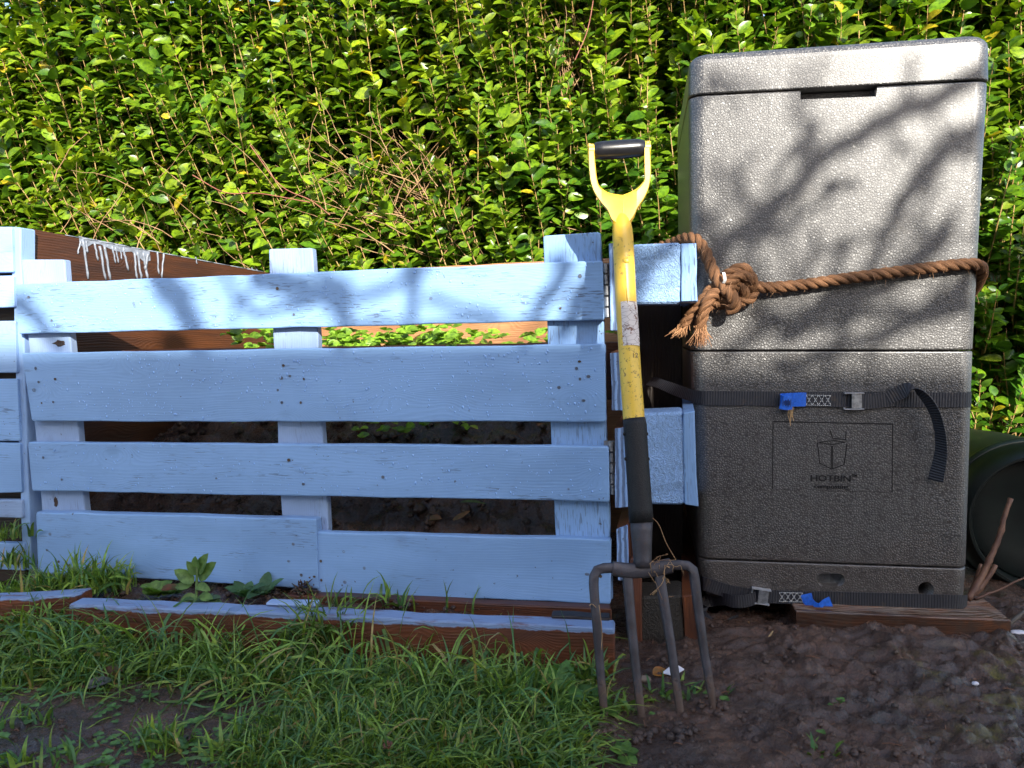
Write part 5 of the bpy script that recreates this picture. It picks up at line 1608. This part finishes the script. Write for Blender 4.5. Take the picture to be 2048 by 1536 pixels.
# ------------------------------------------------------------------ litter
def crumbs():
    m = MB(); r = random.Random(12)
    def clod(p, s):
        k = 6; rings = []
        for h, f in ((-0.6, 0.6), (0.0, 1.0), (0.55, 0.7), (0.85, 0.25)):
            rings.append([p + Vector((math.cos(6.283 * i / k) * f * r.uniform(.7, 1.25), math.sin(6.283 * i / k) * f * r.uniform(.7, 1.25), h * r.uniform(.7, 1.1))) * s for i in range(k)])
        m.loft(rings)
    for _ in range(950):
        x, y = r.uniform(1230, 2080), r.uniform(1262, 1560)
        if r.random() < 0.35: x, y = r.uniform(-60, 600), r.uniform(1370, 1560)
        p = on_z(x, y, 0); p.z = ground_z(p.x, p.y)
        clod(p, 0.0012 + 0.0065 * r.random() ** 3)
    for tx, ty in ((1212, 1458), (1288, 1468), (1366, 1464), (1426, 1420)):
        for _ in range(26):
            p = on_z(tx + r.gauss(0, 15), ty + r.gauss(4, 8), 0); p.z = ground_z(p.x, p.y) + 0.002
            clod(p, 0.003 + 0.007 * r.random() ** 2)
    for _ in range(600):
        s, d = r.uniform(-.6, .5), r.uniform(0.02, .40)
        p = CO_O + CO_U * s + CO_B * d
        prof = [(0.0, 0.155), (0.10, 0.225), (0.2, 0.315), (0.34, 0.42), (0.5, 0.50)]
        for (d0, z0), (d1, z1) in zip(prof, prof[1:]):
            if d0 <= d <= d1: p.z = z0 + (z1 - z0) * (d - d0) / (d1 - d0) + 0.012
        clod(p, 0.003 + 0.016 * r.random() ** 3)
    for _ in range(220):
        t = r.random(); p = on_z(80 + 1130 * t, 1195 + 40 * t, 0.06) + Vector((0, r.uniform(0.01, 0.1), 0)); clod(p, 0.002 + 0.008 * r.random() ** 2)
    tag(m.build('soil_crumbs', M['mud'], None, True), kind='stuff')
    m = MB()
    for _ in range(80):                                     # bits of straw, twig and bark
        x, y = r.uniform(1240, 2060), r.uniform(1262, 1550)
        if r.random() < 0.3: x, y = r.uniform(-60, 700), r.uniform(1370, 1560)
        p = on_z(x, y, 0); p.z = ground_z(p.x, p.y) + 0.003; a = r.uniform(0, 3.14); l = r.uniform(0.006, 0.028)
        d = Vector((math.cos(a), math.sin(a), r.uniform(-.1, .2))) * l
        m.tube([p - d * .5, p + d * .1 + Vector((0, 0, 0.002)), p + d * .5], r.uniform(0.0004, 0.0011), 4)
    for _ in range(120):
        s, d = r.uniform(-.6, .5), r.uniform(0.02, .40)
        p = CO_O + CO_U * s + CO_B * d; z = 0
        for (d0, z0), (d1, z1) in zip([(0.0, 0.155), (0.10, 0.225), (0.2, 0.315), (0.34, 0.42)], [(0.10, 0.225), (0.2, 0.315), (0.34, 0.42), (0.5, 0.50)]):
            if d0 <= d <= d1: z = z0 + (z1 - z0) * (d - d0) / (d1 - d0) + 0.03
        p.z = z; a = r.uniform(0, 3.14); dd = Vector((math.cos(a), math.sin(a) * .4, r.uniform(-.2, .6))) * r.uniform(0.02, 0.07)
        m.tube([p - dd * .5, p + dd * .5], r.uniform(0.0005, 0.0016), 4)
    tag(m.build('straw_litter', M['stick'], None), kind='stuff')
crumbs()
def flat_leaf(name, p, a, l, wr, tint, label, cat='leaf', curl=0.35, tiltv=(0, -0.5, 0.8), mat='herb'):
    V, lo, st, tn = scatter_leaves(np.array([p], float), np.array([[math.cos(a), math.sin(a) * 0.6, 0.25]]), np.array([tiltv], float), np.array([l]), np.array([l * wr]), np.array([curl]), np.array([0.5]), np.array([tint]))
    tag(np_mesh(name, V, lo, st, M[mat], None, True, tn), label, cat)
g_ = lambda x, y: (lambda p: Vector((p.x, p.y, ground_z(p.x, p.y) + 0.006)))(on_z(x, y, 0))
flat_leaf('fallen_leaf', g_(1305, 1360), 0.4, 0.036, 0.6, (0.40, 0.14, 0.02), 'curled orange dead leaf on the mud behind the two middle tines', curl=0.5)
flat_leaf('fallen_leaf', on_z(322, 1180, 0.09), 0.2, 0.042, 0.45, (0.17, 0.055, 0.022), 'reddish brown dead leaf lying on the lettuce left of the bean plant')
flat_leaf('fallen_leaf', g_(190, 1362), 0.2, 0.05, 0.5, (0.13, 0.05, 0.03), 'brown dead leaf in the worn grass at the lower left', curl=0.1)
flat_leaf('fallen_leaf', g_(172, 1385), 0.6, 0.045, 0.5, (0.12, 0.11, 0.12), 'grey shrivelled leaf beside the brown one in the worn grass', curl=0.2)
for px, py, dd, l in ((880, 1045, 0.10, 0.05), (905, 1035, 0.12, 0.055), (940, 1010, 0.13, 0.05)):
    pass
q = on_plane(884, 1038, back(GATE, 0.13)); flat_leaf('fallen_leaf', q, 3.0, 0.045, 0.4, (0.30, 0.14, 0.06), 'pale brown curled leaf on the compost under the third slat', curl=0.6)
q = on_plane(905, 1040, back(GATE, 0.13)); flat_leaf('fallen_leaf', q, -0.3, 0.05, 0.35, (0.33, 0.16, 0.07), 'tan crumpled leaf strip on the compost, right of the other curled one', curl=-0.3)
q = on_plane(920, 1005, back(GATE, 0.13)); flat_leaf('fallen_leaf', q, -0.5, 0.06, 0.14, (0.16, 0.22, 0.05), 'slim green leaf drooping over the compost below the third slat', curl=0.4)
m = MB(); p = g_(1345, 1362)
m.add([p + Vector(v) for v in ((-.018, 0, .002), (.0, -.010, .001), (.022, .004, .006), (.006, .012, .014))] + [p + Vector(v) for v in ((-.018, .001, .0035), (.0, -.009, .0025), (.022, .005, .0075), (.006, .013, .0155))],
      [(0, 1, 2, 3), (7, 6, 5, 4), (0, 4, 5, 1), (1, 5, 6, 2), (2, 6, 7, 3), (3, 7, 4, 0)])
tag(m.build('paper_scrap', M['paper'], None), 'small white scrap lying on the mud behind the third tine', 'scrap')
def pebble(x, y, s, label, mat='stone', sq=(1, 0.8, 0.6)):
    p = g_(x, y); rr_ = random.Random(x); m = MB(); rings = []
    for i in range(1, 8):
        a = math.pi * i / 8; k = 12
        rings.append([p + Vector((math.cos(6.283 * j / k) * math.sin(a) * sq[0], math.sin(6.283 * j / k) * math.sin(a) * sq[1], -math.cos(a) * sq[2])) * s * (1 + 0.1 * mnoise.noise(Vector((i, j * .5, x)))) for j in range(k)])
    m.loft(rings); tag(m.build('pebble', M[mat], None, True), label, 'stone')
pebble(1290, 1367, 0.011, 'round tan pebble beside the second tine of the fork')
pebble(1950, 1388, 0.006, 'small pale stone chip on the mossy mud at the right', 'paper')
pebble(2035, 1280, 0.012, 'flat pale stone at the right edge beside the decking', 'paper', (1.4, 0.8, 0.35))
# dead dandelion stalk at the bottom
m = MB(); a = on_z(778, 1545, 0.0); b = at_depth(776, 1492, a.y + 0.005)
m.tube(catmull([a, a.lerp(b, .5) + Vector((0.001, 0, 0)), b], 4), 0.0016, 6)
dd = thing('dandelion', a, 'withered brown dandelion head on a pale stalk at the bottom of the lawn', 'flower')
m.build('stalk', M['straw'], dd, True)
m = MB()
for i in range(46):
    v = Vector((random.gauss(0, 1), random.gauss(0, 1), random.uniform(-0.3, 1))).normalized() * 0.008
    m.tube([b, b + v * 0.6, b + v], [0.0014, 0.0016, 0.0006], 4)
m.build('flower_head', M['stick'], dd)
for x0, y0, x1, y1, lab in ((1530, 1285, 1546, 1262, 'bright splinter of straw left of the decking'), (1497, 1243, 1507, 1268, 'thin straw standing in front of the lower buckle'), (1330, 1160, 1305, 1190, 'pale broken straw below the head of the fork')):
    pa_ = on_z(x0, y0, 0.012) if y0 > 1200 else fp(x0, y0, -0.03); pb_ = at_depth(x1, y1, pa_.y)
    m = MB(); m.tube([pa_, pa_.lerp(pb_, 0.5) + Vector((0.0008, 0, 0)), pb_], [0.0016, 0.0024, 0.0012], 5)
    tag(m.build('straw', M['straw'], None), lab, 'straw')
m = MB(); c = on_plane(607, 1176, back(GATE, -0.015)); rr_ = random.Random(5)
for i in range(60):
    p = c + Vector((rr_.gauss(0, 0.011), rr_.gauss(0, 0.004) - 0.006, rr_.gauss(0, 0.007)))
    m.tube([p, p + Vector((rr_.gauss(0, .008), rr_.gauss(0, .004), rr_.gauss(0.003, .007)))], [0.003, 0.001], 4)
tag(m.build('soil_clump', M['mud'], None, True), 'clump of dark fibrous soil resting against the gate above the offcut', 'soil clump')

# ------------------------------------------------------------------ what throws the shade: added unseen building, and bare tree behind the viewer
def shade_block():
    D = 8.0
    Sh = Vector((SUN.x, SUN.y, 0)).normalized()
    c = Vector((0.0, 1.6, 0)) + Sh * D
    top = 0.625 + D * math.tan(SUN_EL)
    u = Vector((math.cos(R(11)), -math.sin(R(11)), 0)); v = Vector((-u.y, u.x, 0))
    t = thing('shade_block', c, 'unseen brick block added behind the viewer to shade the lower half of the bed', 'shade caster')
    m = MB(); m.box(c - v * 2.0 + ZU * (top - 1.0) / 2, u * 6.5, v * 1.9, ZU * (top - 1.0) / 2); m.build('wall', M['brick'], t)
    m = MB()
    rg = [c - u * 6.8 + v * 0.2 * 0 , ]
    for s in (1,):
        a, b = c - u * 6.8, c + u * 6.8
        ring = lambda p: [p - v * 4.3 + ZU * (top - 1.2), p - v * 2.0 + ZU * (top - 1.2 + 0.9), p + ZU * (top), p + ZU * (top - 0.08), p + v * 0.2 + ZU * (top - 1.15), p - v * 2.0 + ZU * (top - 1.25)]
        m.loft([ring(a), ring(b)])
    m.build('roof', M['slate'], t)
shade_block()

def bare_tree():
    r = random.Random(2)
    tb = Vector((4.4, -2.6, 0))
    t = thing('bare_tree', tb, 'leafless tree behind the viewer whose branches throw the dappled shadows', 'tree')
    m = MB(); trunk = [tb, tb + Vector((-.05, .05, 1.2)), tb + Vector((-.2, .1, 2.2)), tb + Vector((-.3, .1, 3.6)), tb + Vector((-.2, .2, 5))]
    m.tube(catmull(trunk, 5), [0.17 - 0.006 * i for i in range(21)], 12)
    m.build('trunk', M['bark'], t, True)
    m = MB()
    def br(pxs, pl, dist, rad):
        dist *= 0.85
        P = [on_plane(x, y, pl) + SUN * (dist + r.uniform(-.05, .05)) for x, y in pxs]
        P = catmull(P, 4); n = len(P)
        q = MB(); q.tube([p + Vector((r.gauss(0, .006), r.gauss(0, .006), r.gauss(0, .006))) for p in P], [rad * (1 - .55 * i / n) for i in range(n)], 6)
        q.build('branch', M['bark'], t, True)
    # long limbs crossing above the bin, lower left to upper right
    br([(2150, 150), (1985, 240), (1900, 300), (1840, 370), (1790, 430), (1750, 520), (1700, 640), (1650, 760)], BINP, 5.0, 0.0214)
    br([(2120, 60), (1900, 180), (1750, 250), (1650, 310), (1600, 360), (1520, 420), (1440, 490), (1370, 540)], BINP, 5.4, 0.0267)
    br([(1650, 305), (1600, 250), (1590, 205), (1600, 120)], BINP, 5.4, 0.0116)
    br([(1800, 420), (1830, 360), (1880, 290), (1920, 255)], BINP, 4.6, 0.0178)
    br([(1560, 390), (1540, 440), (1500, 500), (1480, 560)], BINP, 5.2, 0.0178)
    br([(1980, 530), (1900, 590), (1800, 650), (1700, 690), (1560, 720)], BINP, 5.2, 0.0232)
    br([(1900, 460), (1780, 560), (1660, 610), (1540, 660), (1440, 700)], BINP, 5.8, 0.0267)
    br([(1700, 560), (1620, 640), (1560, 690)], BINP, 4.6, 0.0267)
    br([(1420, 330), (1470, 400), (1560, 470), (1580, 600)], BINP, 6.0, 0.0107)
    br([(1400, 560), (1440, 500), (1500, 450), (1580, 400), (1640, 330)], BINP, 4.8, 0.0196)
    br([(1420, 480), (1500, 470), (1600, 440), (1690, 360)], BINP, 5.5, 0.0143)
    br([(1390, 430), (1430, 470), (1450, 540), (1440, 620)], BINP, 5.5, 0.0196)
    br([(1620, 240), (1600, 300), (1610, 380), (1580, 440)], BINP, 5.0, 0.0107)
    br([(1830, 120), (1810, 200), (1790, 260), (1800, 330)], BINP, 5.8, 0.0125)
    br([(1960, 600), (1850, 640), (1760, 620), (1640, 660)], BINP, 5.0, 0.0196)
    br([(1500, 620), (1600, 640), (1720, 600), (1800, 560)], BINP, 5.6, 0.0160)
    br([(1690, 480), (1680, 560), (1720, 650)], BINP, 4.8, 0.0125)
    for k in range(34):                                      # twigs
        x, y = r.uniform(1400, 1990), r.uniform(120, 660); a = r.choice([2.3, 2.5, 0.6, 1.9]) + r.gauss(0, .3); l = r.uniform(60, 190)
        br([(x, y), (x + math.cos(a) * l * .5, y + math.sin(a) * l * .5 + r.gauss(0, 8)), (x + math.cos(a) * l, y + math.sin(a) * l)], BINP, r.uniform(4.2, 6), r.uniform(0.005, 0.012))
    # shadows on the top slat of the gate
    br([(290, 480), (330, 560), (380, 640), (420, 720)], GATE, 5.5, 0.0393)
    br([(430, 520), (460, 590), (470, 680)], GATE, 5.8, 0.0102)
    br([(480, 600), (520, 625), (600, 610), (640, 560)], GATE, 5.0, 0.0119)
    br([(520, 560), (600, 575), (680, 600), (690, 680)], GATE, 5.2, 0.0307)
    br([(640, 520), (720, 590), (820, 560), (860, 530)], GATE, 5.6, 0.0154)
    br([(820, 500), (830, 570), (820, 660)], GATE, 5.2, 0.0188)
    br([(860, 580), (930, 620), (1000, 630)], GATE, 5.2, 0.0102)
    br([(1130, 500), (1120, 560), (1070, 640), (1040, 720)], GATE, 5.2, 0.0221)
    br([(1220, 540), (1170, 590), (1130, 650)], GATE, 5.2, 0.0342)
    br([(700, 650), (900, 648), (1100, 640)], GATE, 5.5, 0.0102)
    br([(30, 600), (60, 630), (130, 680)], GATE, 5.5, 0.0240)
    br([(1225, 480), (1290, 540), (1260, 640)], GATE, 5.0, 0.0256)
    br([(1380, 460), (1300, 520), (1240, 600)], GATE, 5.5, 0.0256)
    # limbs that carry them
    for q in (on_plane(2150, 150, BINP) + SUN * 4.25, on_plane(2120, 60, BINP) + SUN * 4.59, on_plane(1980, 530, BINP) + SUN * 4.42):
        base = tb + Vector((-.25, .1, 2.6 + r.random()))
        m = MB(); m.tube(catmull([base, base.lerp(q, .5) + Vector((0, 0, .15)), q], 5), [0.08 - 0.005 * i for i in range(11)], 8)
        m.build('limb', M['bark'], t, True)
bare_tree()
